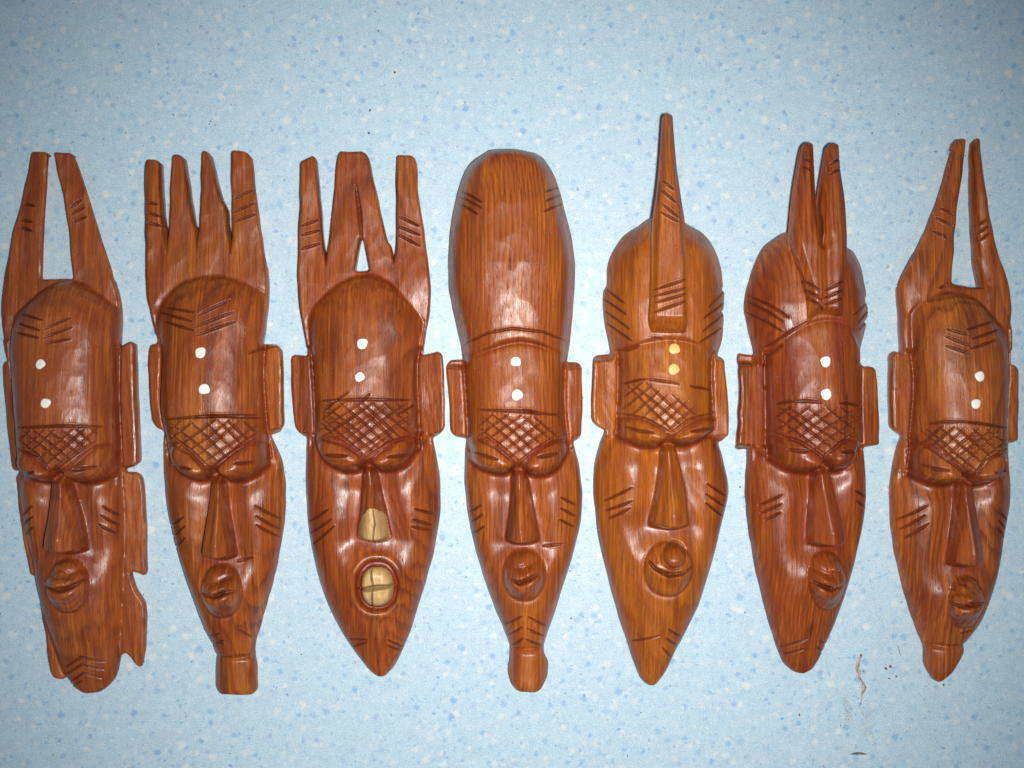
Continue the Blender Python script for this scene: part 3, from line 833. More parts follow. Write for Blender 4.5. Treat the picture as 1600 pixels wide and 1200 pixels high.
    def undercut(v, g):
        inner = (g * v[:, :2]).sum(1) / np.maximum(np.hypot(v[:, 0], v[:, 1]), 1) > 0.25      # rim that faces the middle of the row
        px = v[:, 0] * D / (D - 34) + 800
        horn_ = v[:, 1] < horn_y - 600
        return np.where(horn_, np.where(inner & (px > ux0) & (px < ux1) & (np.abs(g[:, 0]) > 0.8), 10.0, 0.5), 3.0)
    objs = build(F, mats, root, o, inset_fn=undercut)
    if 'nose_tip' in objs: objs['nose_tip']['label'] = 'pale yellow sapwood tip of the nose'
    inlay(F, M['dots'], M.get('dot_r', 7.5), M.get('dotmat', cream), root, o, seed)
    # free-standing horns carved in front of the crown
    for hd in M.get('free_horns', []):
        Pz = np.array([p[1] for p in hd['z']], float); Py = np.array([p[0] for p in hd['z']], float)
        P = smooth_poly(hd['poly'], sharp=40)
        z = np.interp(P[:,1], Py, Pz) - 8
        W = un(P, z)
        G = Field([W], 1.1)
        Yp = np.interp(G.Y, np.sort(un(np.column_stack([Py*0, Py]), Pz)[:,1]), np.sort(Py))
        top = np.interp(Yp, Py, Pz)
        G.H = top - hd.get('bev', 12) * (1 - np.clip(G.d / hd.get('bw', 9), 0, 1)) 
        if 'valley' in hd:
            vv = un(hd['valley'], 80)
            vx = fcurve(vv, 1)(G.Y)
            G.H -= hd.get('vd', 12) * np.exp(-((G.X - vx) / 8)**2) * sstep(G.Y, vv[:,1].min() - 20, vv[:,1].min() + 2) * (1 - sstep(G.Y, vv[:,1].max() - 60, vv[:,1].max()))
        G.H += 0.7 * wobble(G.X, G.Y, seed + 31, 40)
        G.H = blur(G.H, 1.0)
        G.names = []; G.label(np.ones(G.X.shape, bool), 'horn')
        if 'split' in hd:
            sx = fcurve(un(hd['split'], 80), 1)(G.Y)
            G.label(G.X > sx, 'horn#1')
        Hh = G.H.copy()
        for g in hd['cuts']: G.groove(g, 4.0, 2.3, 1.0, H=Hh)
        by = hd['lift']
        botf = lambda x, y: np.interp(y, [un([[0, by[0][0]]], 70)[0,1], un([[0, by[1][0]]], 70)[0,1]], [by[0][1], by[1][1]])
        build(G, {'*': M['mat']}, root, o, inset=2.0, bottom=botf)
    return root

# ------------------------------------------------------------------ the seven masks, measured from the photograph
W = {}
def col(r, g, b): return (r, g, b, 1)
W[1] = wood('rosewood_one', col(.47,.165,.065), col(.33,.095,.038), col(.155,.040,.018), 1, 3.0, 0.6, -2.2, 0.10, 0.75, 0.30, 0.9, 1.0)
W[2] = wood('rosewood_two', col(.50,.175,.042), col(.32,.090,.024), col(.12,.032,.012), 2, 3.6, -1.0, -3.0, 0.05, 0.8, 0.35, 0.6, 0.93)
W[3] = wood('rosewood_three', col(.46,.145,.035), col(.30,.078,.022), col(.11,.026,.010), 3, 4.0, 0.3, -1.0, 0.13, 0.8, 0.35, 0.8, 0.99)
W[4] = wood('rosewood_four', col(.52,.185,.048), col(.36,.100,.028), col(.14,.036,.013), 4, 6.5, 4.0, -2.0, 0.03, 0.75, 0.3, 0.5, 1.0)
W[5] = wood('rosewood_five', col(.50,.190,.030), col(.36,.115,.020), col(.19,.050,.012), 5, 2.6, -2.0, -4.0, 0.04, 0.6, 0.25, 0.7, 1.04)
W[6] = wood('rosewood_six', col(.47,.150,.032), col(.31,.075,.020), col(.13,.028,.011), 6, 5.0, 5.0, -1.5, 0.03, 0.8, 0.5, 0.5, 0.92)
W[7] = wood('rosewood_seven', col(.54,.190,.055), col(.38,.110,.033), col(.14,.036,.014), 7, 4.2, 0.2, -1.2, 0.12, 0.9, 0.3, 0.8, 0.98)

masks = []
masks.append(dict(seed=1, mat=W[1], slab=27, under=(0,1600), midx=105, top=238, tip=1083, browy=740, arch_top=437, horn_y=440, ear_top=545,
  label='reddish carved mask with two converging horns and ragged side flaps down its jaw',
  outline=[(50,238),(74,238),(73,260),(70,310),(67,380),(66,439),(82,437),(118,437),(112,390),(101,310),(91,270),(84,239),(110,239),(115,248),(130,290),(145,335),(160,380),(175,425),(188,465),(192,500),(190,530),(187,545),(211,534),(214,545),(217,620),(221,722),(217,726),(198,732),(198,738),(218,738),(224,748),(229,800),(230,892),(226,899),(203,891),(215,920),(228,945),(228,1010),(222,1042),(212,1038),(197,1018),(190,1022),(183,1055),(170,1070),(155,1082),(132,1083),(115,1074),(104,1058),(98,1062),(83,1060),(78,1050),(70,990),(60,930),(57,903),(47,898),(38,850),(30,800),(24,745),(34,738),(20,735),(12,660),(6,575),(10,566),(15,566),(8,530),(4,490),(6,450),(15,400),(30,330),(42,280)],
  faceL=[(30,640),(28,700),(32,760),(38,810),(50,870),(65,940),(85,1010),(104,1058),(122,1080),(128,1084)],
  faceR=[(190,640),(192,740),(196,800),(196,860),(193,930),(190,990),(186,1040),(172,1068),(155,1080),(150,1084)],
  headL=[(20,430),(20,480),(17,530),(20,600),(27,680),(30,760)], headR=[(186,430),(190,480),(184,545),(184,640),(187,700),(190,760)],
  arch=[(10,490),(30,472),(60,448),(95,437),(125,446),(155,468),(185,495)],
  brow=[(15,738),(30,746),(55,756),(74,754),(86,740),(95,748),(118,757),(145,754),(165,742),(185,722),(200,712)],
  eyes=[dict(poly=[(30,705),(50,715),(80,738),(80,750),(55,757),(35,748),(27,730)], slit=[(34,738),(52,738)]),
        dict(poly=[(92,742),(115,726),(148,700),(172,695),(180,712),(165,738),(140,754),(112,756),(95,751)], slit=[(112,734),(152,729)])],
  V=[(28,700),(150,690),(85,740)], lat=7, latline=[((28,668),(160,666))],
  nose=dict(L=[(78,752),(72,820),(65,868)], R=[(104,752),(122,800),(134,860)], ridge=[(88,752),(90,810),(92,866)], bottom=871, h1=104),
  mouth=dict(c=(103,917), rx=31, ry=39, line=[(72,912),(90,923),(112,917),(133,905)], ball=(90,906,12,7)),
  dots=[(63,569),(71,630)], dot_r=7.2,
  sides=[(545,736,'ear'),(736,901,'side_flap'),(901,1066,'jaw_flap')],
  cuts=[[(33,490),(66,500)],[(30,506),(62,516)],[(27,520),(60,528)],[(68,514),(110,496)],[(68,527),(112,511)],[(72,536),(110,529)],
   [(38,318),(54,322)],[(33,343),(50,347)],[(31,354),(50,361)],[(110,324),(127,312)],[(112,334),(131,324)],[(116,346),(135,338)],
   [(160,791),(187,805)],[(157,805),(186,820)],[(153,819),(182,833)],[(36,806),(50,790)],[(37,820),(51,807)],[(40,836),(51,824)]],
  lines=[[(102,1043),(126,1027),(165,1034)],[(104,1053),(127,1039),(163,1046)],[(108,1066),(130,1052),(160,1060)],[(105,1075),(128,1064)]],
  creases=[]))

masks.append(dict(seed=2, mat=W[2], under=(385,1600), midx=335, top=236, tip=1084, browy=740, arch_top=430, horn_y=420, ear_top=538,
  label='brown carved wooden mask with four upright prongs on its head and a square chin block',
  outline=[(228,253),(232,249),(246,250),(248,290),(251,330),(256,365),(263,399),(266,360),(268,300),(269,246),(273,241),(283,242),(288,270),(295,315),(301,350),(304,357),(309,395),(313,350),(315,300),(316,241),(319,236),(325,238),(333,270),(341,303),(351,326),(353,345),(361,399),(364,370),(363,300),(362,238),(366,236),(384,237),(392,248),(397,290),(404,340),(412,390),(420,430),(422,465),(418,510),(413,539),(436,540),(443,547),(445,600),(446,665),(440,673),(424,679),(436,705),(446,745),(447,790),(440,850),(421,930),(401,1000),(400,1021),(403,1035),(404,1075),(397,1083),(346,1083),(336,1074),(336,1045),(339,1027),(333,1012),(320,980),(300,930),(283,880),(265,810),(257,750),(256,700),(260,675),(245,668),(238,655),(235,600),(233,550),(237,539),(249,537),(243,500),(235,460),(231,400),(228,320),(227,270)],
  faceL=[(256,640),(256,700),(257,750),(265,810),(283,880),(300,930),(320,980),(336,1015),(338,1030),(338,1090)],
  faceR=[(430,640),(434,700),(446,745),(447,790),(440,850),(421,930),(401,1000),(400,1020),(402,1090)],
  headL=[(240,430),(244,500),(252,545),(253,650),(262,690),(262,760)], headR=[(424,430),(420,500),(412,545),(414,650),(420,700),(424,760)],
  arch=[(232,490),(250,466),(275,443),(320,430),(370,438),(400,450),(425,464)],
  brow=[(250,715),(268,735),(290,749),(318,750),(332,738),(345,750),(370,754),(398,742),(418,722),(435,706)],
  eyes=[dict(poly=[(266,700),(276,692),(300,712),(326,736),(327,747),(300,752),(277,742),(266,726)], slit=[(272,728),(298,733)]),
        dict(poly=[(338,737),(358,712),(388,694),(410,690),(418,705),(413,728),(396,742),(370,752),(346,750)], slit=[(366,724),(396,722)])],
  V=[(263,690),(400,686),(332,738)], lat=6, latline=[((260,655),(400,648)),((300,651),(408,653))],
  nose=dict(L=[(328,752),(322,800),(313,868)], R=[(348,752),(358,810),(368,868)], ridge=[(338,752),(338,820),(338,872)], bottom=880, h1=105),
  mouth=dict(c=(344,925), rx=30, ry=39, line=[(315,926),(334,933),(350,927),(368,924)], ball=(334,922,9,5)),
  dots=[(313,551),(319,608)], dot_r=8, sides=[(538,680,'ear')],
  horn_split=[(200,264,397),(264,310,393),(310,363,397),(363,440,397)],
  cuts=[[(258,480),(303,488)],[(250,488),(300,502)],[(256,502),(302,516)],[(310,492),(360,468)],[(303,511),(366,487)],[(306,524),(368,502)],
   [(229,316),(246,319)],[(229,332),(250,338)],[(231,348),(252,353)],[(366,310),(396,296)],[(364,331),(399,317)],[(366,346),(400,334)],
   [(398,790),(438,810)],[(400,806),(436,826)],[(400,820),(436,838)],[(262,826),(287,808)],[(268,843),(289,822)],[(271,862),(289,840)]],
  lines=[[(325,993),(343,990)],[(328,1008),(350,1000)],[(372,984),(392,994)],[(370,877),(396,871)],[(388,553),(412,545),(434,540)]],
  creases=[], knob=dict(y=1025, x=370, w=36, h=24)))

masks.append(dict(seed=3, mat=W[3], under=(630,1600), midx=580, top=237, tip=1060, browy=725, arch_top=427, horn_y=424, ear_top=556,
  label='carved wooden mask with open mouth showing pale teeth and a pale nose tip',
  outline=[(470,255),(491,243),(493,262),(498,310),(503,370),(510,417),(516,370),(522,310),(527,250),(531,238),(570,238),(575,246),(581,275),(589,310),(598,350),(605,378),(610,384),(617,414),(620,375),(620,300),(620,243),(646,243),(650,255),(653,300),(660,350),(667,400),(674,455),(672,490),(665,530),(661,556),(688,551),(692,558),(695,610),(695,668),(688,676),(676,683),(686,740),(687,800),(675,870),(655,940),(635,1000),(616,1040),(601,1058),(590,1057),(575,1045),(545,1005),(515,950),(495,890),(482,820),(478,750),(480,700),(482,685),(470,680),(462,668),(457,620),(455,561),(460,555),(483,557),(480,530),(473,490),(468,440),(468,380),(470,300)],
  holes=[[(562,371),(568,371),(575,400),(580,425),(565,427),(553,423),(557,395)]],
  faceL=[(480,620),(478,750),(482,820),(495,890),(515,950),(545,1005),(575,1045),(590,1061)],
  faceR=[(676,620),(686,740),(687,800),(675,870),(655,940),(635,1000),(616,1040),(601,1061)],
  headL=[(476,430),(480,500),(487,560),(492,650),(490,760)], headR=[(668,430),(664,500),(652,560),(653,650),(656,760)],
  arch=[(470,510),(486,480),(510,455),(540,435),(565,427),(600,436),(640,476),(672,512)],
  brow=[(480,690),(500,720),(525,736),(555,738),(573,728),(590,737),(610,738),(635,726),(655,700),(670,686)],
  eyes=[dict(poly=[(492,692),(512,684),(540,694),(564,714),(571,728),(553,735),(525,734),(500,720)], slit=[(505,711),(542,712)]),
        dict(poly=[(577,724),(600,701),(620,689),(642,684),(655,691),(652,706),(630,726),(605,736),(588,733)], slit=[(605,714),(640,710)])],
  V=[(498,684),(644,680),(570,716)], latgap=12, latline=[((503,626),(640,625))],
  nose=dict(L=[(565,732),(561,790),(554,845)], R=[(585,732),(600,790),(612,845)], ridge=[(575,732),(580,790),(584,848)], bottom=851, h1=106, p=2.2, q=0.8),
  mouth=dict(c=(588,917), rx=32, ry=39, teeth=True, line=[(561,920),(585,919),(615,913)]),
  dots=[(566,537),(562,589)], dot_r=[8,7], sides=[(556,686,'ear')],
  horn_split=[(440,511,416),(511,565,416),(565,618,416),(618,720,413)],
  cuts=[[(471,352),(498,343)],[(471,367),(500,359)],[(470,389),(502,380)],[(624,338),(655,353)],[(622,353),(656,367)],[(622,366),(656,384)],
   [(484,815),(513,796)],[(486,833),(518,811)],[(490,850),(522,822)],[(648,795),(678,803)],[(645,812),(675,820)],[(643,823),(672,828)],
   [(505,640),(545,612)],[(560,632),(578,615)],[(620,650),(648,632)],[(500,660),(520,680)]],
  lines=[[(545,998),(574,1000)],[(552,1010),(574,1003)],[(606,1000),(632,1010)],[(604,1008),(626,1016)]],
  creases=[[(556,290),(562,335),(565,372)]]))

masks.append(dict(seed=4, mat=W[4], midx=805, top=234, tip=1077, browy=730, arch_top=536, ear_top=564, hornslab=False,
  label='carved wooden mask with a tall smooth hornless crown and a rounded chin knob',
  outline=[(765,234),(800,234),(835,239),(848,245),(860,262),(872,290),(883,330),(893,370),(898,410),(897,460),(893,510),(888,550),(886,566),(903,567),(908,573),(910,620),(908,680),(903,686),(895,690),(903,720),(909,760),(909,800),(900,850),(885,900),(866,960),(851,1003),(849,1015),(856,1035),(856,1055),(845,1073),(838,1077),(811,1076),(800,1065),(795,1048),(798,1022),(797,1008),(790,990),(770,940),(750,880),(735,820),(727,760),(728,700),(730,685),(712,682),(705,675),(702,620),(698,571),(703,563),(724,563),(722,545),(712,500),(702,450),(701,410),(705,350),(715,300),(725,270),(740,250)],
  faceL=[(729,640),(728,700),(727,760),(735,820),(750,880),(770,940),(790,990),(798,1020),(797,1080)],
  faceR=[(893,640),(903,720),(909,760),(909,800),(900,850),(885,900),(866,960),(851,1003),(849,1020),(851,1080)],
  headL=[(722,500),(725,570),(730,640),(732,700),(732,760)], headR=[(886,500),(883,570),(882,640),(888,700),(892,760)],
  crownL=[(765,230),(740,250),(725,270),(715,300),(705,350),(701,410),(702,450),(712,500),(722,545),(724,580)],
  crownR=[(835,230),(848,245),(860,262),(872,290),(883,330),(893,370),(898,410),(897,460),(893,510),(888,550),(886,580)],
  crownH=([200,234,270,330,420,500,560],[52,60,76,90,98,96,92]), crowny=560, crown_round=20,
  arch=[(715,568),(765,545),(812,534),(860,545),(892,562)], arch_round=8, arch_low=60, foreH=[84,91,97],
  brow=[(725,715),(742,732),(765,741),(792,742),(810,733),(826,743),(852,746),(876,732),(892,708),(900,700)],
  eyes=[dict(poly=[(735,692),(760,686),(785,704),(804,728),(800,735),(775,740),(750,735),(736,720)], slit=[(743,707),(777,718)]),
        dict(poly=[(816,727),(840,705),(866,690),(884,690),(890,704),(876,728),(852,743),(826,741)], slit=[(840,714),(873,708)])],
  V=[(740,684),(882,684),(809,726)], lat=6, latline=[((750,640),(872,648)),((815,640),(845,648))],
  nose=dict(L=[(800,738),(797,790),(788,850)], R=[(822,738),(834,790),(846,850)], ridge=[(811,738),(812,800),(814,850)], bottom=856, h1=106),
  mouth=dict(c=(819,900), rx=31, ry=37, line=[(797,905),(812,912),(828,905),(842,897)], ball=(812,898,9,5)),
  dots=[(806,565),(808,617)], dot_r=[7.5,8.2], sides=[(564,690,'ear')],
  cuts=[[(722,300),(753,316)],[(718,308),(752,325)],[(717,318),(746,335)],[(852,300),(872,293)],[(852,315),(876,305)],[(850,331),(878,319)],
   [(730,802),(752,789)],[(731,820),(754,803)],[(735,837),(756,822)],[(876,777),(900,789)],[(876,794),(900,807)],[(875,812),(897,823)],
   [(725,540),(760,521),(800,513),(850,519),(886,535)]],
  lines=[[(788,975),(816,963)],[(793,992),(816,980)],[(797,1009),(818,997)],[(826,964),(858,978)],[(824,982),(848,993)],[(822,999),(845,1008)],[(848,853),(881,850)]],
  creases=[], knob=dict(y=1013, x=825, w=34, h=34)))

masks.append(dict(seed=5, mat=W[5], midx=1035, top=345, tip=1072, browy=690, arch_top=540, ear_top=556, hornslab=False,
  label='honey coloured carved wooden mask with one long single horn and amber forehead dots',
  outline=[(1020,340),(1000,352),(975,370),(958,395),(950,420),(948,448),(943,456),(943,475),(945,505),(950,530),(955,554),(932,556),(927,562),(925,610),(924,655),(930,663),(946,672),(939,690),(930,725),(929,770),(935,830),(950,900),(970,970),(990,1030),(1003,1062),(1012,1071),(1025,1070),(1036,1057),(1060,1010),(1090,950),(1110,890),(1128,820),(1138,777),(1139,760),(1131,720),(1123,692),(1132,688),(1139,678),(1139,640),(1135,600),(1131,560),(1121,556),(1130,530),(1132,504),(1132,489),(1127,487),(1132,484),(1133,456),(1128,453),(1131,447),(1128,420),(1118,390),(1100,365),(1075,350),(1048,338)],
  faceL=[(945,600),(942,680),(930,725),(929,770),(935,830),(950,900),(970,970),(990,1030),(1003,1062),(1014,1074)],
  faceR=[(1120,600),(1122,690),(1131,720),(1138,768),(1128,820),(1110,890),(1090,950),(1060,1010),(1036,1057),(1022,1074)],
  headL=[(960,500),(967,570),(966,640),(962,720)], headR=[(1120,500),(1112,570),(1114,640),(1120,720)],
  crownL=[(1000,335),(975,370),(958,395),(948,430),(943,475),(945,505),(952,550),(955,590)],
  crownR=[(1080,335),(1100,365),(1118,390),(1130,430),(1133,470),(1132,504),(1124,550),(1120,590)],
  crownH=([320,345,400,470,540,600],[60,64,76,84,84,84]), crowny=548, crown_round=45,
  arch=[(940,562),(970,546),(1000,536),(1045,530),(1090,538),(1130,558)], arch_round=16, arch_low=70, foreH=[82,90,96],
  brow=[(955,668),(970,686),(995,697),(1030,700),(1047,692),(1062,697),(1090,694),(1112,682),(1125,668)],
  eyes=[dict(poly=[(966,655),(1000,655),(1030,668),(1045,680),(1046,691),(1020,696),(990,693),(971,682)], slit=[(977,667),(1022,676)], sag=2),
        dict(poly=[(1051,684),(1075,668),(1100,656),(1116,655),(1119,670),(1103,686),(1075,693),(1055,691)], slit=[(1080,674),(1112,668)])],
  V=[(968,645),(1112,645),(1048,676)], lat=7, latline=[((974,600),(1010,592),)], 
  nose=dict(L=[(1034,702),(1026,760),(1011,822)], R=[(1058,702),(1072,760),(1080,822)], ridge=[(1046,702),(1050,760),(1054,826)], bottom=832, h1=106),
  mouth=dict(c=(1045,890), rx=36, ry=40, h=19, plain=True, line=[(1013,876),(1024,889),(1046,899),(1066,897),(1081,885)], ball=(1054,869,17,16)),
  dots=[(1054,545),(1053,577)], dot_r=8.2, dotmat=amber, sides=[(556,690,'ear')],
  cuts=[[(949,453),(975,474)],[(945,468),(978,491)],[(946,486),(983,514)],[(949,505),(987,533)],[(1108,480),(1131,455)],[(1100,497),(1132,472)],[(1098,518),(1132,489)],[(1093,536),(1126,512)],
   [(943,783),(988,762)],[(945,798),(988,783)],[(950,811),(985,794)],[(1105,756),(1134,775)],[(1103,772),(1131,790)],[(1103,786),(1130,808)],
   [(1010,592),(1050,597),(1062,600)],[(1078,603),(1110,609)]],
  lines=[[(988,1001),(1032,993)],[(1044,983),(1070,997)],[(1040,997),(1062,1010)],[(1035,1012),(1052,1030)],[(1018,528),(1034,529)]],
  creases=[[(972,548),(998,540)]],
  free_horns=[dict(poly=[(1037,178),(1051,178),(1053,205),(1058,260),(1065,310),(1071,350),(1075,440),(1075,500),(1072,521),(1045,524),(1018,521),(1016,505),(1018,460),(1020,400),(1022,345),(1028,300),(1032,260),(1036,195)],
     z=[(170,92),(260,100),(350,108),(440,114),(494,116),(502,112),(522,90)], lift=[(178,62),(350,62)], bev=12, bw=8,
     cuts=[[(1036,283),(1053,296)],[(1034,298),(1057,316)],[(1034,318),(1060,338)],[(1032,331),(1060,346)],[(1022,453),(1071,437)],[(1022,463),(1072,450)],[(1024,473),(1073,459)],[(1022,488),(1072,470)]])]))

masks.append(dict(seed=6, mat=W[6], midx=1260, top=360, tip=1053, browy=732, arch_top=505, ear_top=562, hornslab=False,
  label='dark red carved wooden mask with a V of two long horns rising from its brow',
  outline=[(1240,359),(1215,370),(1190,390),(1175,425),(1165,460),(1163,490),(1170,520),(1176,545),(1178,556),(1155,552),(1152,560),(1152,620),(1148,695),(1152,702),(1168,701),(1165,740),(1165,790),(1175,860),(1190,930),(1210,1000),(1225,1035),(1240,1050),(1255,1052),(1272,1045),(1290,1010),(1310,960),(1330,900),(1345,840),(1353,790),(1353,740),(1348,699),(1362,697),(1373,695),(1374,660),(1371,600),(1368,578),(1362,574),(1346,573),(1344,558),(1350,530),(1356,507),(1353,503),(1357,495),(1358,480),(1353,468),(1355,462),(1352,440),(1345,410),(1335,392),(1322,385),(1290,370)],
  faceL=[(1168,620),(1167,700),(1165,740),(1165,790),(1175,860),(1190,930),(1210,1000),(1225,1035),(1242,1055)],
  faceR=[(1350,620),(1350,700),(1353,740),(1353,790),(1345,840),(1330,900),(1310,960),(1290,1010),(1272,1045),(1262,1055)],
  headL=[(1190,480),(1196,560),(1198,640),(1198,760)], headR=[(1350,480),(1345,560),(1344,640),(1346,760)],
  crownL=[(1215,360),(1190,390),(1175,425),(1165,460),(1163,490),(1170,520),(1178,556),(1180,600)],
  crownR=[(1325,360),(1335,392),(1345,410),(1352,440),(1358,480),(1350,530),(1344,558),(1342,600)],
  crownH=([340,365,420,480,540,600],[56,60,74,82,82,80]), crowny=556, crown_round=45,
  arch=[(1160,560),(1195,542),(1230,520),(1262,505),(1290,500),(1320,508),(1345,535),(1360,550)], arch_round=14, arch_low=72, foreH=[82,90,97],
  brow=[(1180,700),(1203,716),(1228,733),(1258,741),(1282,736),(1292,724),(1302,734),(1318,738),(1336,728),(1350,704)],
  eyes=[dict(poly=[(1200,684),(1230,685),(1260,694),(1284,714),(1286,724),(1278,734),(1255,738),(1226,730),(1206,714)], slit=[(1231,702),(1264,705)]),
        dict(poly=[(1294,716),(1313,695),(1334,688),(1342,704),(1334,726),(1317,735),(1301,731)], slit=[(1316,706),(1338,704)])],
  V=[(1208,676),(1340,680),(1288,716)], lat=6, latline=[((1213,632),(1240,627)),((1240,627),(1286,629)),((1312,630),(1342,634))],
  nose=dict(L=[(1272,738),(1265,790),(1260,846)], R=[(1300,738),(1312,790),(1323,850)], ridge=[(1287,738),(1296,800),(1304,856)], bottom=860, h1=105),
  mouth=dict(c=(1294,909), rx=29, ry=44, rot=-0.12, line=[(1270,908),(1285,916),(1300,921),(1316,916)], ball=(1305,885,10,5)),
  dots=[(1290,565),(1291,616)], dot_r=8, sides=[(562,704,'ear')],
  cuts=[[(1170,462),(1233,496)],[(1165,470),(1224,503)],[(1165,487),(1222,518)],[(1334,492),(1356,471)],[(1340,505),(1358,484)],[(1342,515),(1356,500)],
   [(1185,790),(1223,773)],[(1188,802),(1222,787)],[(1195,813),(1220,801)],[(1337,767),(1352,776)],[(1338,782),(1352,793)],
   [(1192,545),(1235,518),(1262,502)]],
  lines=[[(1280,1000),(1294,1010)],[(1276,1010),(1288,1022)],[(1218,1010),(1262,998)],[(1226,1022),(1256,1014)]],
  creases=[[(1200,556),(1222,538)]],
  free_horns=[dict(poly=[(1257,223),(1271,223),(1272,250),(1274,290),(1277,330),(1284,372),(1287,384),(1288,352),(1284,320),(1288,280),(1296,224),(1311,224),(1313,260),(1320,310),(1324,370),(1322,420),(1318,455),(1318,494),(1304,492),(1280,491),(1262,504),(1264,470),(1256,430),(1247,400),(1240,372),(1241,350),(1245,300),(1252,250)],
     z=[(215,86),(300,96),(380,104),(450,106),(480,103),(505,90)], lift=[(223,55),(380,60)], bev=10, bw=9,
     valley=[(1288,380),(1287,420),(1286,495)], vd=5, split=[(1280,220),(1287,384),(1287,500)],
     cuts=[[(1256,438),(1283,456)],[(1258,452),(1285,470)],[(1260,464),(1286,484)],[(1290,454),(1319,438)],[(1288,466),(1319,452)],[(1289,476),(1316,466)],
           [(1256,249),(1272,257)],[(1254,261),(1272,271)],[(1296,257),(1312,248)],[(1295,272),(1314,264)]])]))

masks.append(dict(seed=7, mat=W[7], under=(0,1495), midx=1490, top=215, tip=1062, browy=745, arch_top=457, horn_y=450, ear_top=560, slab=40, zmap=25,
  label='glossy carved wooden mask with two nearly touching horns and a tapered chin knob',
  outline=[(1494,217),(1511,216),(1505,260),(1497,310),(1490,370),(1484,443),(1505,449),(1533,450),(1528,410),(1524,350),(1523,280),(1523,240),(1524,216),(1532,215),(1534,245),(1540,300),(1550,360),(1560,400),(1571,440),(1577,470),(1577,500),(1576,540),(1576,571),(1583,571),(1589,577),(1590,640),(1590,690),(1571,697),(1576,720),(1578,780),(1570,830),(1560,890),(1545,940),(1530,975),(1507,1007),(1506,1017),(1498,1030),(1478,1053),(1466,1062),(1457,1060),(1444,1042),(1442,1030),(1441,1006),(1422,960),(1405,900),(1392,830),(1390,760),(1398,710),(1407,680),(1395,675),(1389,668),(1387,620),(1387,557),(1392,550),(1406,555),(1404,530),(1402,490),(1402,450),(1410,430),(1430,395),(1452,350),(1470,300),(1485,250)],
  faceL=[(1405,640),(1398,710),(1390,760),(1392,830),(1405,900),(1422,960),(1441,1005),(1443,1070)],
  faceR=[(1572,640),(1576,720),(1578,780),(1570,830),(1560,890),(1545,940),(1530,975),(1507,1007),(1504,1070)],
  headL=[(1418,440),(1424,540),(1430,600),(1426,660),(1415,760)], headR=[(1577,440),(1575,540),(1574,600),(1572,660),(1574,760)],
  arch=[(1412,505),(1435,482),(1460,464),(1500,456),(1535,468),(1558,492),(1578,512)],
  brow=[(1405,712),(1422,736),(1448,753),(1480,761),(1502,756),(1514,745),(1524,757),(1545,760),(1562,752),(1580,725)],
  eyes=[dict(poly=[(1417,704),(1428,690),(1455,698),(1488,720),(1505,741),(1500,752),(1475,758),(1447,750),(1425,733)], slit=[(1441,726),(1484,735)], sag=3),
        dict(poly=[(1524,744),(1545,725),(1565,709),(1574,715),(1573,738),(1560,753),(1536,757)], slit=[(1556,739),(1573,735)])],
  V=[(1425,686),(1573,700),(1512,748)], lat=6, latline=[((1452,662),(1500,659)),((1498,658),(1572,669))],
  nose=dict(L=[(1500,758),(1490,820),(1480,880)], R=[(1524,758),(1532,830),(1536,885)], ridge=[(1513,758),(1518,820),(1522,888)], bottom=892, h1=104),
  mouth=dict(c=(1511,943), rx=27, ry=39, line=[(1485,941),(1502,948),(1520,946),(1537,938)], ball=(1511,928,11,7)),
  dots=[(1531,588),(1525,631)], dot_r=[7.3,7], sides=[(560,697,'ear')],
  cuts=[[(1470,325),(1488,335)],[(1462,340),(1488,353)],[(1458,361),(1480,371)],[(1527,352),(1543,342)],[(1528,364),(1546,352)],[(1530,376),(1549,362)],
   [(1480,514),(1513,523)],[(1477,525),(1517,541)],[(1478,540),(1516,553)],[(1511,515),(1550,502)],[(1520,529),(1559,515)],[(1517,545),(1556,531)],
   [(1400,812),(1451,789)],[(1405,827),(1446,805)],[(1412,841),(1452,818)],[(1562,800),(1574,814)],[(1560,813),(1572,828)],[(1559,825),(1569,840)]],
  lines=[[(1500,990),(1520,985)],[(1468,450),(1478,445)]],
  creases=[], knob=dict(y=1008, x=1474, w=40, h=26)))

import time
T0 = time.time()
for M in masks:
    carve_mask(M)
    print('mask', M['seed'], round(time.time() - T0, 1), 's')

# ------------------------------------------------------------------ litter on the floor
def fp(x, y): return ((x - 800) * S, -(y - 600) * S)
def crumb(verts, faces, x, y, r, rs):
    b = len(verts); X, Y = fp(x, y); r *= S
    rot = rs.uniform(0, 6.3)
    for k in range(6):
        a = rot + k * math.pi / 3; q = r * rs.uniform(0.55, 1.25)
        verts.append((X + q*math.cos(a), Y + q*math.sin(a), 0.00001))
    for k in range(6):
        vx, vy, _ = verts[b + k]
        verts.append((X + (vx - X)*0.55, Y + (vy - Y)*0.55, r * rs.uniform(0.4, 0.8)))
    for k in range(6):
        j = (k + 1) % 6
        faces.append((b + k, b + j, b + 6 + j, b + 6 + k))
    faces.append(tuple(b + 6 + k for k in range(6)))
rs = random.Random(3)
brown = simple_noise_mat('brown_crumb', (0.16, 0.06, 0.035, 1), (0.30, 0.14, 0.08, 1), 20, 0.8)
grey = simple_noise_mat('dark_grit', (0.05, 0.06, 0.08, 1), (0.16, 0.16, 0.17, 1), 20, 0.8)
def litter(name, pts, mat, label, cat=None, kind='stuff'):
    v, f = [], []
    for x, y, r in pts: crumb(v, f, x, y, r, rs)
    me = bpy.data.meshes.new(name); me.from_pydata(v, [], f); me.materials.append(mat)
    o = bpy.data.objects.new(name, me); scene.collection.objects.link(o)
    o['label'] = label; o['category'] = cat
    if kind: o['kind'] = kind
    return o
pts = []
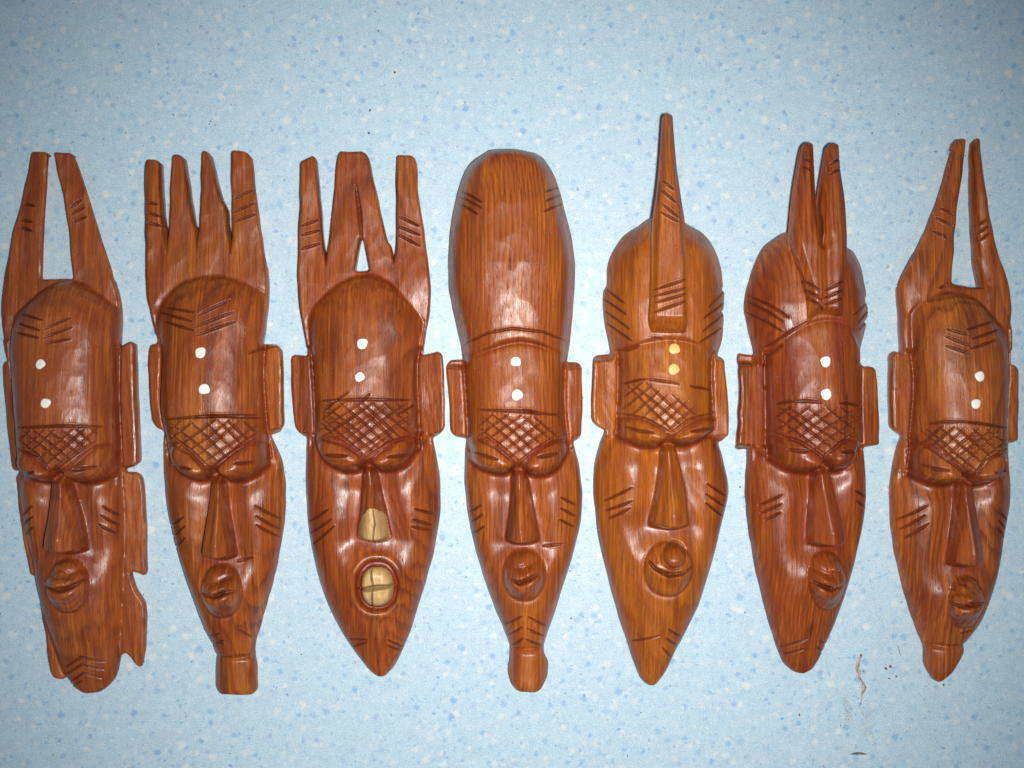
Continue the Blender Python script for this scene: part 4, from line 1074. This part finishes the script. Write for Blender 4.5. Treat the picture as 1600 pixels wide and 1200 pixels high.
for _ in range(22):
    t = rs.random()
    pts.append((1345 + rs.gauss(0, 5), 1026 + 76*t, rs.uniform(0.4, 1.0)))
for _ in range(26):
    pts.append((1324 + rs.gauss(0, 5), 1090 + rs.random()*50, rs.uniform(0.4, 0.9)))
for _ in range(24):
    t = rs.random(); pts.append((1346 + 22*t + rs.gauss(0, 3), 1105 + 65*t, rs.uniform(0.4, 0.9)))
pts += [(1345,1024,2.6), (1352,1074,2.2)]
litter('dirt_crumbs', pts, brown, 'smear of dry brown dirt crumbs on the floor below the red horned mask', 'dirt')
litter('grit', [(rs.uniform(5, 1595), rs.uniform(5, 1195), rs.uniform(0.5, 1.3)) for _ in range(170)] +
       [(617,113,2.6),(591,48,1.5),(578,172,2.3),(576,208,2.2),(1249,1117,2.0),(1474,1070,1.8),(892,966,1.6),(1363,208,1.4),(1156,761,1.6)], grey,
       'fine dark grit scattered over the blue floor', 'grit')
for k, (x, y, r, lb) in enumerate([(1384,1044,2.6,'larger left crumb of the red brown pair right of the dirt smear'),
                    (1391,1041,2.4,'smaller upper right crumb of the red brown pair by the dirt smear'),
                    (1389,1060,1.7,'lower left one of two tiny maroon crumbs near the last mask'),
                    (1400,1057,1.7,'lower right one of two tiny maroon crumbs near the last mask')]):
    litter('wood_crumb', [(x, y, r), (x + 1.5, y + 1.2, r*0.7)], brown, lb, 'crumb', None)['group'] = 'wood crumbs beside the dirt smear'
path = [(1346,1021),(1345,1026),(1341,1034),(1340,1044),(1342,1054),(1344,1062),(1349,1070),(1350,1077),(1347,1085),(1346,1094),(1343,1104),(1350,1118)]
wid = [1.4, 2.2, 2.9, 3.9, 3.6, 2.5, 3.0, 2.8, 1.7, 1.1, 0.5, 0.2]
v, f = [], []
n = 60
tt = np.linspace(0, len(path) - 1, n)
for i, t in enumerate(tt):
    x = np.interp(t, range(len(path)), [p[0] for p in path]) + rs.gauss(0, 0.35); y = np.interp(t, range(len(path)), [p[1] for p in path])
    w = np.interp(t, range(len(path)), wid)
    X, Y = fp(x, y)
    for a, h in ((-1.0, 0.04), (-0.5, 0.5), (0.0, 0.7), (0.5, 0.45), (1.0, 0.04)):
        v.append((X + a * w * S * (rs.uniform(0.55, 1.3) if abs(a) == 1 else 1), Y, S * h * rs.uniform(0.4, 1.3)))
for i in range(n - 1):
    for a in range(4):
        f.append((i*5 + a, i*5 + a + 1, (i+1)*5 + a + 1, (i+1)*5 + a))
me = bpy.data.meshes.new('dirt_smear'); me.from_pydata(v, [], f)
me.materials.append(simple_noise_mat('dried_dirt', (0.22, 0.13, 0.09, 1), (0.56, 0.54, 0.50, 1), 7, 0.8, (1.6, 0.7, 1)))
ds_ = bpy.data.objects.new('dirt_smear', me); scene.collection.objects.link(ds_)
ds_['label'] = 'thin brown and whitish dried smear streaking down the floor between the last two chins'; ds_['category'] = 'smear'
# splinter: a thin curved sliver with pointed ends
v, f = [], []
n = 12
for i in range(n + 1):
    t = i / n; x = 1328 + 26*t; y = 1178.5 - 1.8*math.sin(math.pi*t) ; w = 1.9*math.sin(math.pi*min(max(t, 0.04), 0.96))**0.7
    X, Y = fp(x, y)
    for a in range(6):
        an = a * math.pi/3
        v.append((X, Y + w*S*math.cos(an), (1.0 + w*0.8*math.sin(an)) * S))
for i in range(n):
    for a in range(6):
        b = (a + 1) % 6
        f.append((i*6 + a, i*6 + b, (i+1)*6 + b, (i+1)*6 + a))
f.append(tuple(range(6))); f.append(tuple(n*6 + a for a in range(6)))
me = bpy.data.meshes.new('splinter'); me.from_pydata(v, [], f); me.materials.append(simple_noise_mat('splinter_wood', (0.06,0.055,0.045,1), (0.20,0.17,0.12,1), 12, 0.7))
sp = bpy.data.objects.new('splinter', me); scene.collection.objects.link(sp)
sp['label'] = 'thin dark wood splinter lying on the floor at the bottom edge'; sp['category'] = 'splinter'
# hair
v, f = [], []
for i in range(15):
    t = i / 14; X, Y = fp(1403 + 5*t, 1009 + 15*t + 3*math.sin(t*3))
    for a in range(3):
        v.append((X + 0.45*S*math.cos(a*2.1), Y, (0.6 + 0.45*math.sin(a*2.1)) * S))
for i in range(14):
    for a in range(3):
        b = (a + 1) % 3; f.append((i*3+a, i*3+b, (i+1)*3+b, (i+1)*3+a))
me = bpy.data.meshes.new('hair'); me.from_pydata(v, [], f); me.materials.append(grey)
hr = bpy.data.objects.new('hair', me); scene.collection.objects.link(hr)
hr['label'] = 'short fine dark hair on the floor left of the last mask chin'; hr['category'] = 'hair'
